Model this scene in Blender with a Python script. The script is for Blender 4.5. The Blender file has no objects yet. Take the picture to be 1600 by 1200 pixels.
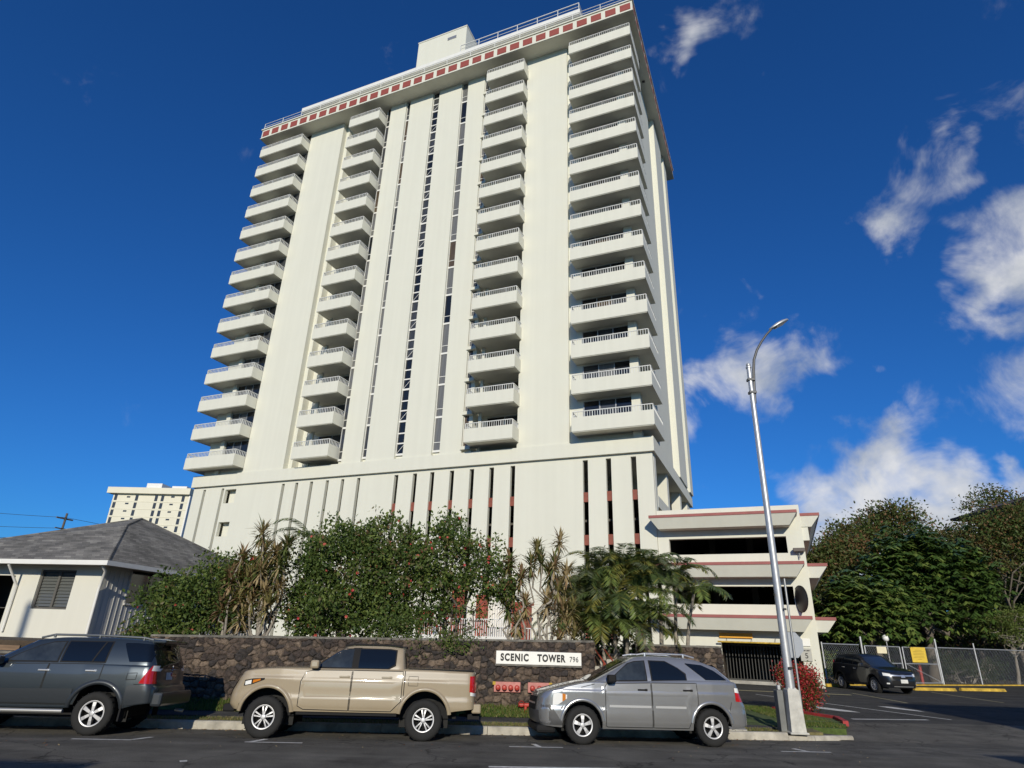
import bpy, bmesh, math, random
import numpy as np
from mathutils import Vector, Matrix
scene = bpy.context.scene
COL = scene.collection
R_ = math.radians

# ------------------------------------------------------------------ camera
PITCH, ROLL, FPX = 0.393931, 0.033002, 947.9
CAM = Vector((0.0, 0.0, 2.0))
fw = Vector((0, math.cos(PITCH), math.sin(PITCH)))
rt = Vector((1, 0, 0)); up = Vector((0, -math.sin(PITCH), math.cos(PITCH)))
r2 = math.cos(ROLL) * rt + math.sin(ROLL) * up
u2 = -math.sin(ROLL) * rt + math.cos(ROLL) * up
cam_data = bpy.data.cameras.new('camera')
cam = bpy.data.objects.new('camera', cam_data); COL.objects.link(cam)
cam.matrix_world = Matrix(((r2.x, u2.x, -fw.x, CAM.x), (r2.y, u2.y, -fw.y, CAM.y), (r2.z, u2.z, -fw.z, CAM.z), (0, 0, 0, 1)))
cam_data.sensor_width = 36.0
cam_data.lens = 36.0 * FPX / 1600.0
cam_data.clip_start = 0.1; cam_data.clip_end = 4000
scene.camera = cam

# ------------------------------------------------------------------ light
SUN_EL = R_(21.0); SUN_H = Vector((-0.022, -0.9998, 0)).normalized()
sun_dir = Vector((SUN_H.x * math.cos(SUN_EL), SUN_H.y * math.cos(SUN_EL), math.sin(SUN_EL)))
sd = bpy.data.lights.new('sun', 'SUN'); sun = bpy.data.objects.new('sun', sd); COL.objects.link(sun)
sun.rotation_euler = sun_dir.to_track_quat('Z', 'Y').to_euler()
sd.energy = 4.1; sd.angle = R_(0.53); sd.color = (1.0, 0.925, 0.77)

scene.view_settings.view_transform = 'Standard'
scene.view_settings.look = 'None'
scene.view_settings.exposure = 0.0
scene.view_settings.gamma = 1.0

world = bpy.data.worlds.new('World'); scene.world = world
world.use_nodes = True
nt = world.node_tree; nt.nodes.clear()
def wn(t, **k):
    n = nt.nodes.new(t)
    for a, b in k.items(): setattr(n, a, b)
    return n
def wl(a, b): nt.links.new(a, b)
w_out = wn('ShaderNodeOutputWorld'); w_bg = wn('ShaderNodeBackground')
sky = wn('ShaderNodeTexSky'); sky.sky_type = 'NISHITA'; sky.sun_disc = False
sky.sun_elevation = SUN_EL; sky.sun_rotation = math.atan2(SUN_H.x, SUN_H.y)
sky.altitude = 0; sky.air_density = 1.0; sky.dust_density = 0.3; sky.ozone_density = 3.0
hs = wn('ShaderNodeVectorMath', operation='MULTIPLY'); wl(sky.outputs[0], hs.inputs[0]); hs.inputs[1].default_value = (0.165, 0.585, 1.16)   # deep tropical blue
tc = wn('ShaderNodeTexCoord')
nrm = wn('ShaderNodeVectorMath', operation='NORMALIZE'); wl(tc.outputs['Generated'], nrm.inputs[0])
DIRV = nrm.outputs[0]
def pix_dir(x, y):
    d = fw + (x - 800) / FPX * r2 + (600 - y) / FPX * u2
    return d.normalized()
# (direction seen from the street, angular radius, density)
LOBES = [(1095, 45, .06, .52), (1065, 85, .045, .46), (1130, 20, .06, .42), (1050, 120, .03, .38), (1455, 270, .06, .56), (1425, 340, .055, .52), (1490, 250, .05, .5), (1560, 350, .07, .66), (1590, 420, .085, .8), (1530, 330, .05, .5),
         (1110, 600, .062, .55), (1190, 590, .085, .66), (1250, 545, .06, .55), (1290, 528, .045, .42), (1215, 640, .055, .5), (1060, 640, .06, .45),
         (1385, 548, .025, .35), (1585, 560, .05, .30), (1440, 645, .05, .28), (1520, 640, .06, .34), (1590, 640, .05, .34), (1390, 745, .08, .84), (1470, 750, .075, .70), (1310, 780, .075, .68), (1235, 770, .05, .42),
         (1330, 830, .12, .85), (1590, 775, .05, .8), (1600, 850, .1, .8), (1480, 840, .1, .8), (1160, 465, .02, .2), (1700, 600, .12, .6), (1750, 350, .14, .7), (1690, 150, .1, .35)]
nz1 = wn('ShaderNodeTexNoise'); nz1.inputs['Scale'].default_value = 9.0; nz1.inputs['Detail'].default_value = 8.0; nz1.inputs['Roughness'].default_value = 0.62; nz1.inputs['Distortion'].default_value = 0.5
wl(DIRV, nz1.inputs['Vector'])
# warp the direction a little so that lobes have ragged outlines
nzw = wn('ShaderNodeTexNoise'); nzw.inputs['Scale'].default_value = 11.0; nzw.inputs['Detail'].default_value = 4.0
wl(DIRV, nzw.inputs['Vector'])
sub = wn('ShaderNodeVectorMath', operation='SUBTRACT'); wl(nzw.outputs['Color'], sub.inputs[0]); sub.inputs[1].default_value = (0.5, 0.5, 0.5)
scl = wn('ShaderNodeVectorMath', operation='SCALE'); wl(sub.outputs[0], scl.inputs[0]); scl.inputs['Scale'].default_value = 0.16
wadd = wn('ShaderNodeVectorMath', operation='ADD'); wl(DIRV, wadd.inputs[0]); wl(scl.outputs[0], wadd.inputs[1])
acc = None
for (x, y, rad, den) in LOBES:
    d = pix_dir(x, y)
    ds = wn('ShaderNodeVectorMath', operation='DISTANCE'); wl(wadd.outputs[0], ds.inputs[0]); ds.inputs[1].default_value = d
    mr = wn('ShaderNodeMapRange'); mr.interpolation_type = 'SMOOTHSTEP'; wl(ds.outputs['Value'], mr.inputs['Value'])
    mr.inputs['From Min'].default_value = rad * 1.55; mr.inputs['From Max'].default_value = 0.0
    mr.inputs['To Min'].default_value = 0.0; mr.inputs['To Max'].default_value = den * 1.0 + .12
    if acc is None: acc = mr.outputs[0]
    else:
        mx = wn('ShaderNodeMath', operation='SMOOTH_MAX'); wl(acc, mx.inputs[0]); wl(mr.outputs[0], mx.inputs[1]); mx.inputs[2].default_value = 0.12; acc = mx.outputs[0]
# density = lobe strength carved by fractal noise
nm = wn('ShaderNodeMapRange'); wl(nz1.outputs['Fac'], nm.inputs['Value']); nm.inputs['From Min'].default_value = 0.3; nm.inputs['From Max'].default_value = 0.7; nm.inputs['To Min'].default_value = -0.30; nm.inputs['To Max'].default_value = 0.22
ad = wn('ShaderNodeMath', operation='ADD'); wl(acc, ad.inputs[0]); wl(nm.outputs[0], ad.inputs[1])
cl = wn('ShaderNodeMapRange'); cl.interpolation_type = 'SMOOTHSTEP'; wl(ad.outputs[0], cl.inputs['Value']); cl.inputs['From Min'].default_value = 0.225; cl.inputs['From Max'].default_value = 0.86; cl.inputs['To Max'].default_value = 0.93
# cloud colour: thick parts white, thin and lower parts grey
nz2 = wn('ShaderNodeTexNoise'); nz2.inputs['Scale'].default_value = 6.0; nz2.inputs['Detail'].default_value = 5.0
wl(wadd.outputs[0], nz2.inputs['Vector'])
cr = wn('ShaderNodeMix', data_type='RGBA'); 
cm = wn('ShaderNodeMapRange'); wl(nz2.outputs['Fac'], cm.inputs['Value']); cm.inputs['From Min'].default_value = 0.32; cm.inputs['From Max'].default_value = 0.56
wl(cm.outputs[0], cr.inputs['Factor']); cr.inputs['A'].default_value = (3.0, 3.6, 4.5, 1); cr.inputs['B'].default_value = (8.3, 8.3, 8.3, 1)
mixc = wn('ShaderNodeMix', data_type='RGBA'); wl(cl.outputs[0], mixc.inputs['Factor']); wl(hs.outputs[0], mixc.inputs['A']); wl(cr.outputs['Result'], mixc.inputs['B'])
wl(mixc.outputs['Result'], w_bg.inputs['Color']); w_bg.inputs['Strength'].default_value = 0.093
wl(w_bg.outputs[0], w_out.inputs['Surface'])

# ------------------------------------------------------------------ frames
YF = -0.406324          # tower facade direction
FF = Vector((math.cos(YF), math.sin(YF), 0)); FN = Vector((-math.sin(YF), math.cos(YF), 0))
YS = 0.090589           # street direction
TS = Vector((math.cos(YS), math.sin(YS), 0)); TN = Vector((-math.sin(YS), math.cos(YS), 0))
def st(s, n, z=0.0): return TS * s + TN * n + Vector((0, 0, z))
def fac(u, d, z=0.0): return FF * u + FN * d + Vector((0, 0, z))
def road_z(n):
    if n < 13.2: return 0.0
    return -0.13 * min((n - 13.2) / 2.9, 1.0)

# ------------------------------------------------------------------ helpers
rng = random.Random(7); nprng = np.random.default_rng(11)
def mat(name, col, rough=0.7, metal=0.0, var=0.0, vscale=3.0, bump=0.0, bscale=40.0, spec=0.5, coat=0.0, trans=0.0, col2=None, detail=4.0, stretch=None):
    m = bpy.data.materials.new(name); m.use_nodes = True
    n = m.node_tree; p = n.nodes['Principled BSDF']
    p.inputs['Base Color'].default_value = (*col, 1); p.inputs['Roughness'].default_value = rough; p.inputs['Metallic'].default_value = metal
    p.inputs['Specular IOR Level'].default_value = spec
    if coat: p.inputs['Coat Weight'].default_value = coat; p.inputs['Coat Roughness'].default_value = 0.04
    if trans: p.inputs['Transmission Weight'].default_value = trans
    tcn = n.nodes.new('ShaderNodeTexCoord'); src = tcn.outputs['Object']
    if stretch:
        mp = n.nodes.new('ShaderNodeMapping'); mp.inputs['Scale'].default_value = stretch; n.links.new(src, mp.inputs[0]); src = mp.outputs[0]
    if var:
        t = n.nodes.new('ShaderNodeTexNoise'); t.inputs['Scale'].default_value = vscale; t.inputs['Detail'].default_value = detail; t.inputs['Roughness'].default_value = 0.6
        n.links.new(src, t.inputs['Vector'])
        mr = n.nodes.new('ShaderNodeMapRange'); mr.inputs['From Min'].default_value = 0.3; mr.inputs['From Max'].default_value = 0.7
        n.links.new(t.outputs['Fac'], mr.inputs['Value'])
        mx = n.nodes.new('ShaderNodeMix'); mx.data_type = 'RGBA'
        c2 = col2 or tuple(c * (1 - var) for c in col); c1 = col if col2 else tuple(min(c * (1 + var * .5), 1) for c in col)
        mx.inputs['A'].default_value = (*c2, 1); mx.inputs['B'].default_value = (*c1, 1)
        n.links.new(mr.outputs[0], mx.inputs['Factor']); n.links.new(mx.outputs['Result'], p.inputs['Base Color'])
    if bump:
        t2 = n.nodes.new('ShaderNodeTexNoise'); t2.inputs['Scale'].default_value = bscale; t2.inputs['Detail'].default_value = 3.0
        n.links.new(src, t2.inputs['Vector'])
        b = n.nodes.new('ShaderNodeBump'); b.inputs['Strength'].default_value = bump; b.inputs['Distance'].default_value = 0.02
        n.links.new(t2.outputs['Fac'], b.inputs['Height']); n.links.new(b.outputs[0], p.inputs['Normal'])
    return m
def leafmat(name, col, rough=0.5, tr=0.25, spec=0.22):
    m = mat(name, col, rough, spec=spec)
    n = m.node_tree; p = n.nodes['Principled BSDF']; o = [x for x in n.nodes if x.type == 'OUTPUT_MATERIAL'][0]
    t = n.nodes.new('ShaderNodeBsdfTranslucent'); t.inputs['Color'].default_value = (min(col[0] * 1.6, 1), min(col[1] * 1.6, 1), col[2] * .8, 1)
    mx = n.nodes.new('ShaderNodeMixShader'); mx.inputs[0].default_value = tr
    n.links.new(p.outputs[0], mx.inputs[1]); n.links.new(t.outputs[0], mx.inputs[2]); n.links.new(mx.outputs[0], o.inputs['Surface'])
    return m
def streak(name, col, amt=0.1, rough=0.8, bump=0.25, bscale=60.0):
    """painted stucco: faint blotches and faint vertical rain streaks of dirt"""
    m = mat(name, col, rough, var=amt * .5, vscale=0.5, bump=bump, bscale=bscale)
    n = m.node_tree; p = n.nodes['Principled BSDF']
    tcn = n.nodes.new('ShaderNodeTexCoord'); mp = n.nodes.new('ShaderNodeMapping'); mp.inputs['Scale'].default_value = (2.2, 2.2, 0.06)
    n.links.new(tcn.outputs['Object'], mp.inputs[0])
    t = n.nodes.new('ShaderNodeTexNoise'); t.inputs['Scale'].default_value = 1.0; t.inputs['Detail'].default_value = 5.0; n.links.new(mp.outputs[0], t.inputs['Vector'])
    mr = n.nodes.new('ShaderNodeMapRange'); mr.inputs['From Min'].default_value = 0.35; mr.inputs['From Max'].default_value = 0.65; mr.inputs['To Min'].default_value = 1 - amt; mr.inputs['To Max'].default_value = 1.0
    n.links.new(t.outputs['Fac'], mr.inputs['Value'])
    src = p.inputs['Base Color'].links[0].from_socket
    mu = n.nodes.new('ShaderNodeMix'); mu.data_type = 'RGBA'; mu.blend_type = 'MULTIPLY'; mu.inputs['Factor'].default_value = 1.0
    cmb = n.nodes.new('ShaderNodeCombineColor')
    for k in range(3): n.links.new(mr.outputs[0], cmb.inputs[k])
    n.links.new(src, mu.inputs['A']); n.links.new(cmb.outputs[0], mu.inputs['B']); n.links.new(mu.outputs['Result'], p.inputs['Base Color'])
    return m

class MB:
    """collects shapes and builds them as one mesh object"""
    def __init__(s, o=(0, 0, 0)): s.v = []; s.f = []; s.m = []; s.o = o; s.sm = []
    def add(s, vs, fs, mi=0, smooth=False):
        b = len(s.v); ox, oy, oz = s.o
        s.v += [(p[0] + ox, p[1] + oy, p[2] + oz) for p in vs]
        s.f += [tuple(i + b for i in f) for f in fs]; s.m += [mi] * len(fs); s.sm += [smooth] * len(fs)
    def box(s, x0, x1, y0, y1, z0, z1, mi=0):
        vs = [(x, y, z) for z in (z0, z1) for y in (y0, y1) for x in (x0, x1)]
        s.add(vs, [(0, 2, 3, 1), (4, 5, 7, 6), (0, 1, 5, 4), (2, 6, 7, 3), (0, 4, 6, 2), (1, 3, 7, 5)], mi)
    def bbox(s, x0, x1, y0, y1, z0, z1, b=0.02, mi=0):
        """box with bevelled edges"""
        bm = bmesh.new(); bmesh.ops.create_cube(bm, size=1.0)
        for v in bm.verts: v.co = Vector(((x0 + x1) / 2 + v.co.x * (x1 - x0), (y0 + y1) / 2 + v.co.y * (y1 - y0), (z0 + z1) / 2 + v.co.z * (z1 - z0)))
        bmesh.ops.bevel(bm, geom=bm.edges[:], offset=b, segments=2, affect='EDGES', profile=.5)
        bm.verts.ensure_lookup_table(); s.add([tuple(v.co) for v in bm.verts], [tuple(v.index for v in f.verts) for f in bm.faces], mi); bm.free()
    def hexa(s, p, mi=0):
        """8 points: bottom 4 ccw, top 4 ccw"""
        s.add(p, [(3, 2, 1, 0), (4, 5, 6, 7), (0, 1, 5, 4), (1, 2, 6, 5), (2, 3, 7, 6), (3, 0, 4, 7)], mi)
    def prism(s, poly, z0, z1, mi=0):
        n = len(poly)
        zf0 = z0 if callable(z0) else (lambda x, y: z0); zf1 = z1 if callable(z1) else (lambda x, y: z1)
        vs = [(x, y, zf0(x, y)) for x, y in poly] + [(x, y, zf1(x, y)) for x, y in poly]
        s.add(vs, [tuple(range(n))[::-1], tuple(range(n, 2 * n))] + [(i, (i + 1) % n, n + (i + 1) % n, n + i) for i in range(n)], mi)
    def tube(s, pts, r, n=8, mi=0, cap=True):
        pts = [Vector(p) for p in pts]; rs = r if isinstance(r, (list, tuple)) else [r] * len(pts)
        vs = []; fs = []; prev = None
        for i, p in enumerate(pts):
            t = (pts[min(i + 1, len(pts) - 1)] - pts[max(i - 1, 0)]).normalized()
            if prev is None: a = Vector((0, 0, 1)) if abs(t.z) < .9 else Vector((1, 0, 0)); e1 = t.cross(a).normalized()
            else: e1 = (prev - t * prev.dot(t)).normalized()
            prev = e1; e2 = t.cross(e1)
            for k in range(n):
                an = 2 * math.pi * k / n; q = p + (e1 * math.cos(an) + e2 * math.sin(an)) * rs[i]; vs.append(tuple(q))
        for i in range(len(pts) - 1):
            for k in range(n): fs.append((i * n + k, i * n + (k + 1) % n, (i + 1) * n + (k + 1) % n, (i + 1) * n + k))
        s.add(vs, fs, mi, True)
        if cap: s.add(vs[:n], [tuple(range(n))[::-1]], mi); s.add(vs[-n:], [tuple(range(n))], mi)
    def bar(s, a, b, w, h, mi=0, upv=(0, 0, 1)):
        a = Vector(a); b = Vector(b); t = (b - a).normalized(); u = Vector(upv)
        if abs(t.dot(u)) > .95: u = Vector((1, 0, 0))
        x = t.cross(u).normalized(); y = x.cross(t)
        c = lambda p, i, j: tuple(p + x * (w / 2 * i) + y * (h / 2 * j))
        s.hexa([c(a, -1, -1), c(a, 1, -1), c(a, 1, 1), c(a, -1, 1), c(b, -1, -1), c(b, 1, -1), c(b, 1, 1), c(b, -1, 1)], mi)
    def lathe(s, prof, n=24, mi=0, axis='z', c=(0, 0, 0), smooth=True):
        vs = []; fs = []
        for (r, h) in prof:
            for k in range(n):
                a = 2 * math.pi * k / n; x, y = r * math.cos(a), r * math.sin(a)
                q = (x, y, h) if axis == 'z' else ((x, h, y) if axis == 'y' else (h, x, y)); vs.append((q[0] + c[0], q[1] + c[1], q[2] + c[2]))
        for i in range(len(prof) - 1):
            for k in range(n): fs.append((i * n + k, i * n + (k + 1) % n, (i + 1) * n + (k + 1) % n, (i + 1) * n + k))
        s.add(vs, fs, mi, smooth)
    def ball(s, c, r, mi=0, n=12):
        rx, ry, rz = r if isinstance(r, (list, tuple)) else (r, r, r)
        prof = [(math.sin(math.pi * i / n), -math.cos(math.pi * i / n)) for i in range(n + 1)]
        vs = []; fs = []
        for (q, h) in prof:
            for k in range(2 * n): a = math.pi * k / n; vs.append((c[0] + q * rx * math.cos(a), c[1] + q * ry * math.sin(a), c[2] + h * rz))
        for i in range(n):
            for k in range(2 * n): fs.append((i * 2 * n + k, i * 2 * n + (k + 1) % (2 * n), (i + 1) * 2 * n + (k + 1) % (2 * n), (i + 1) * 2 * n + k))
        s.add(vs, fs, mi, True)
    def build(s, name, mats, parent=None, loc=None, fixn=True):
        me = bpy.data.meshes.new(name); me.from_pydata(s.v, [], s.f)
        for m in (mats if isinstance(mats, (list, tuple)) else [mats]): me.materials.append(m)
        me.polygons.foreach_set('material_index', s.m); me.polygons.foreach_set('use_smooth', s.sm)
        if fixn:
            bm = bmesh.new(); bm.from_mesh(me); bmesh.ops.recalc_face_normals(bm, faces=bm.faces[:]); bm.to_mesh(me); bm.free()
        me.update()
        return link(name, me, parent, loc)
def link(name, me, parent=None, loc=None):
    o = bpy.data.objects.new(name, me); COL.objects.link(o)
    if parent is not None: o.parent = parent
    if loc is not None: o.location = loc
    return o
def empty(name, loc=(0, 0, 0), rz=0.0, label=None, cat=None, group=None, parent=None, kind=None):
    o = bpy.data.objects.new(name, None); COL.objects.link(o); o.location = loc; o.rotation_euler = (0, 0, rz); o.empty_display_size = .2
    if parent is not None: o.parent = parent
    return tag(o, label, cat, group, kind)
def tag(o, label=None, cat=None, group=None, kind=None):
    for k, v in (('label', label), ('category', cat), ('group', group), ('kind', kind)):
        if v: o[k] = v
    return o
def struct(o): o['kind'] = 'structure'; return o
def copy_to(o, parent, loc):
    """copy a part with its own children"""
    c = o.copy(); COL.objects.link(c); c.parent = parent; c.location = loc
    for ch in o.children:
        d = ch.copy(); COL.objects.link(d); d.parent = c
    return c
def dup(root, loc, rz=None, label=None):
    """copy a thing with its parts and their sub-parts"""
    r = root.copy(); COL.objects.link(r); r.location = loc
    if rz is not None: r.rotation_euler = (0, 0, rz)
    if label: r['label'] = label
    for ch in list(root.children):
        c = ch.copy(); COL.objects.link(c); c.parent = r
        for g in ch.children:
            d = g.copy(); COL.objects.link(d); d.parent = c
    return r
def text_mesh(txt, size, depth=0.006, sx=1.0, bold=0.0, spacing=1.0):
    c = bpy.data.curves.new('lettering', 'FONT'); c.body = txt; c.size = size; c.extrude = depth; c.align_x = 'CENTER'; c.align_y = 'CENTER'; c.offset = bold; c.space_character = spacing
    o = bpy.data.objects.new('tmp_text', c); COL.objects.link(o)
    dg = bpy.context.evaluated_depsgraph_get(); me = bpy.data.meshes.new_from_object(o.evaluated_get(dg))
    bpy.data.objects.remove(o); bpy.data.curves.remove(c)
    for v in me.vertices: v.co.x *= sx
    return me
def put_text(name, txt, size, parent, loc, m, rot=(math.pi / 2, 0, 0), **k):
    me = text_mesh(txt, size, **k); me.materials.clear(); me.materials.append(m)
    o = link(name, me, parent, loc); o.rotation_euler = rot; return o

# ------------------------------------------------------------------ materials
M = {}
M['stucco'] = streak('cream stucco', (0.645, 0.636, 0.545), 0.035)
M['stucco_balcony'] = streak('cream balcony paint', (0.645, 0.635, 0.548), 0.045)
M['soffit'] = mat('soffit paint', (0.62, 0.60, 0.50), .85, var=.12, vscale=.8)
M['white'] = mat('white paint', (0.70, 0.69, 0.65), .6, var=.06, vscale=2)
M['red'] = mat('brick red paint', (0.27, 0.055, 0.042), .7, var=.15, vscale=3)
M['redstripe'] = mat('faded red paint', (0.30, 0.095, 0.085), .7, var=.15, vscale=2)
M['red_column'] = mat('orange red paint', (0.36, 0.07, 0.04), .6, var=.15, vscale=3)
M['rail'] = mat('white rail', (0.64, 0.64, 0.61), .5)
M['alu'] = mat('grey aluminium', (0.42, 0.42, 0.41), .4, .7)
M['glass_dark'] = mat('dark glass', (0.012, 0.014, 0.016), .06, spec=.6)
M['glass_curtain'] = mat('glass over curtain', (0.15, 0.15, 0.145), .2, spec=.6, var=.3, vscale=2, stretch=(8, 8, .3))
M['glass_tan'] = mat('glass over tan blind', (0.09, 0.065, 0.04), .12, spec=.6, var=.25, vscale=2)
M['glass_mid'] = mat('glass over dim room', (0.05, 0.053, 0.056), .08, spec=.6, var=.4, vscale=1.5)
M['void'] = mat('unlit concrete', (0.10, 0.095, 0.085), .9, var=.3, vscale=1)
M['concrete'] = mat('concrete', (0.36, 0.345, 0.31), .85, var=.3, vscale=1.5, bump=.3, bscale=30)
M['black'] = mat('black paint', (0.012, 0.012, 0.012), .5)
M['rubber'] = mat('tyre rubber', (0.010, 0.010, 0.010), .85, var=.2, vscale=8)
M['galv'] = mat('galvanised steel', (0.50, 0.51, 0.52), .45, .55, var=.12, vscale=6)
M['yellow'] = mat('yellow paint', (0.50, 0.33, 0.04), .8, var=.5, vscale=4, bump=.2)
# ================================================================== SETTING
def asphalt(name, c, var=.35, crack=True):
    m = mat(name, c, .9, var=var, vscale=1.1, bump=.6, bscale=160, spec=.25, detail=8)
    n = m.node_tree; p = n.nodes['Principled BSDF']; src = p.inputs['Base Color'].links[0].from_socket
    tcn = n.nodes.new('ShaderNodeTexCoord')
    # fine aggregate speckle
    t = n.nodes.new('ShaderNodeTexNoise'); t.inputs['Scale'].default_value = 55; t.inputs['Detail'].default_value = 2; n.links.new(tcn.outputs['Object'], t.inputs['Vector'])
    mr = n.nodes.new('ShaderNodeMapRange'); mr.inputs['From Min'].default_value = .35; mr.inputs['From Max'].default_value = .65; mr.inputs['To Min'].default_value = .7; mr.inputs['To Max'].default_value = 1.3; n.links.new(t.outputs['Fac'], mr.inputs['Value'])
    # long wear streaks along the lane
    mp = n.nodes.new('ShaderNodeMapping'); mp.inputs['Scale'].default_value = (.05, 1.3, 1); mp.inputs['Rotation'].default_value = (0, 0, -YS); n.links.new(tcn.outputs['Object'], mp.inputs[0])
    t2 = n.nodes.new('ShaderNodeTexNoise'); t2.inputs['Scale'].default_value = 1.0; t2.inputs['Detail'].default_value = 4; n.links.new(mp.outputs[0], t2.inputs['Vector'])
    m2 = n.nodes.new('ShaderNodeMapRange'); m2.inputs['From Min'].default_value = .3; m2.inputs['From Max'].default_value = .7; m2.inputs['To Min'].default_value = .75; m2.inputs['To Max'].default_value = 1.25; n.links.new(t2.outputs['Fac'], m2.inputs['Value'])
    mu = n.nodes.new('ShaderNodeMath'); mu.operation = 'MULTIPLY'; n.links.new(mr.outputs[0], mu.inputs[0]); n.links.new(m2.outputs[0], mu.inputs[1])
    vm = n.nodes.new('ShaderNodeVectorMath'); vm.operation = 'SCALE'; n.links.new(src, vm.inputs[0]); n.links.new(mu.outputs[0], vm.inputs['Scale']); 
    # sealed cracks: thin dark lines along warped cell borders; oil stains: sparse dark patches
    nw = n.nodes.new('ShaderNodeTexNoise'); nw.inputs['Scale'].default_value = 1.5; nw.inputs['Detail'].default_value = 5; n.links.new(tcn.outputs['Object'], nw.inputs['Vector'])
    mx = n.nodes.new('ShaderNodeVectorMath'); mx.operation = 'ADD'; n.links.new(tcn.outputs['Object'], mx.inputs[0]); n.links.new(nw.outputs['Color'], mx.inputs[1])
    vo = n.nodes.new('ShaderNodeTexVoronoi'); vo.feature = 'DISTANCE_TO_EDGE'; vo.inputs['Scale'].default_value = .33; n.links.new(mx.outputs[0], vo.inputs['Vector'])
    c1 = n.nodes.new('ShaderNodeMapRange'); c1.inputs['From Min'].default_value = .002; c1.inputs['From Max'].default_value = .009; c1.inputs['To Min'].default_value = .45; n.links.new(vo.outputs['Distance'], c1.inputs['Value'])
    ns = n.nodes.new('ShaderNodeTexNoise'); ns.inputs['Scale'].default_value = .8; ns.inputs['Detail'].default_value = 6; n.links.new(mx.outputs[0], ns.inputs['Vector'])
    c2 = n.nodes.new('ShaderNodeMapRange'); c2.inputs['From Min'].default_value = .58; c2.inputs['From Max'].default_value = .72; c2.inputs['To Min'].default_value = 1.0; c2.inputs['To Max'].default_value = .55; n.links.new(ns.outputs['Fac'], c2.inputs['Value'])
    m3 = n.nodes.new('ShaderNodeMath'); m3.operation = 'MULTIPLY'; n.links.new(c1.outputs[0], m3.inputs[0]); n.links.new(c2.outputs[0], m3.inputs[1])
    v3 = n.nodes.new('ShaderNodeVectorMath'); v3.operation = 'SCALE'; n.links.new(vm.outputs[0], v3.inputs[0]); n.links.new(m3.outputs[0], v3.inputs['Scale']); n.links.new(v3.outputs[0], p.inputs['Base Color'])
    return m
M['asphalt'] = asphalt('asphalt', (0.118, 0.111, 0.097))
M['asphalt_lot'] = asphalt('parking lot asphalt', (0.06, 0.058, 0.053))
M['walk'] = asphalt('dark worn sidewalk', (0.085, 0.083, 0.078))
M['kerb'] = mat('weathered kerb concrete', (0.42, 0.39, 0.33), .9, var=.4, vscale=3, bump=.6, bscale=40)
M['soil'] = mat('brown soil', (0.07, 0.05, 0.033), 1, var=.4, vscale=4, bump=.6, bscale=20)
M['turf'] = mat('turf', (0.07, 0.105, 0.022), 1, var=.5, vscale=5, bump=.6, bscale=60)
M['dryturf'] = mat('dry turf', (0.15, 0.13, 0.055), 1, var=.5, vscale=5, bump=.6, bscale=60)
M['line'] = mat('road line paint', (0.62, 0.61, 0.57), .8, var=.4, vscale=9)
M['line_yellow'] = mat('parking line paint', (0.45, 0.40, 0.22), .8, var=.4, vscale=9)
M['ground'] = mat('dry ground', (0.10, 0.09, 0.06), 1, var=.4, vscale=.05)

def sheet(name, poly, z, m, skirt=None):
    mb = MB(); zf = z if callable(z) else (lambda x, y: z)
    if skirt: mb.prism(poly, -.32, zf)
    else: mb.add([(x, y, zf(x, y)) for x, y in poly], [tuple(range(len(poly)))])
    return struct(mb.build(name, m))
def stp(*pts): return [tuple(st(s, n)[:2]) for s, n in pts]

sheet('ground', [(-1500, -600), (1500, -600), (1500, 2500), (-1500, 2500)], -0.30, M['ground'])
# road with a crown and a gutter on the far side
mb = MB(); rows = [-6.0, 0, 7, 13.2, 14.6, 16.1, 16.7]
vs = []; S_ = list(np.linspace(-120, 160, 71))
for n in rows:
    for s in S_: p = st(s, n, road_z(n)); vs.append(tuple(p))
k = len(S_); mb.add(vs, [(i * k + j, i * k + j + 1, (i + 1) * k + j + 1, (i + 1) * k + j) for i in range(len(rows) - 1) for j in range(k - 1)])
struct(mb.build('road', M['asphalt']))
# near pavement under the camera side
mb = MB(); a = [st(-120, -6), st(160, -6), st(160, -9), st(-120, -9)]; mb.prism([tuple(p[:2]) for p in a], -.2, .13); struct(mb.build('near_pavement', M['concrete']))

# far side: kerb, planting strip, sidewalk, lawn, left of the driveway
def kerb(name, pts, h0, h1, w, m):
    """kerb along (s, n) points: real step with a rounded top"""
    mb = MB()
    for (a, b) in zip(pts[:-1], pts[1:]):
        L = math.hypot(b[0] - a[0], b[1] - a[1]); k = max(1, int(L / 2.4))
        for i in range(k):
            p0 = st(a[0] + (b[0] - a[0]) * i / k, a[1] + (b[1] - a[1]) * i / k); p1 = st(a[0] + (b[0] - a[0]) * (i + 1) / k, a[1] + (b[1] - a[1]) * (i + 1) / k)
            d = (p1 - p0).normalized(); nn = Vector((-d.y, d.x, 0)); p1 = p1 - d * .012
            pr = [(0, h0), (0.02, h1 - .03), (.05, h1), (w, h1), (w, h0)]
            vs = [tuple(q + nn * x + Vector((0, 0, z))) for q in (p0, p1) for x, z in pr]
            mb.add(vs, [(0, 1, 2, 3, 4), (9, 8, 7, 6, 5)] + [(j, (j + 1) % 5, 5 + (j + 1) % 5, 5 + j) for j in range(5)])
    return struct(mb.build(name, m))
kerb('kerb', [(-60, 16.1), (8.5, 16.1)], -.2, .035, .17, M['kerb'])
kerb('kerb', [(8.5, 16.1), (9.2, 16.15), (10.3, 16.3)], -.22, -.03, .17, M['kerb'])
sheet('planting_strip', stp((-60, 16.26), (8.4, 16.26), (8.4, 16.95), (-60, 16.95)), 0.03, M['dryturf'], True)
sheet('sidewalk', stp((-60, 16.93), (8.6, 16.93), (8.6, 17.85), (-60, 17.85)), 0.05, M['walk'], True)
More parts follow.
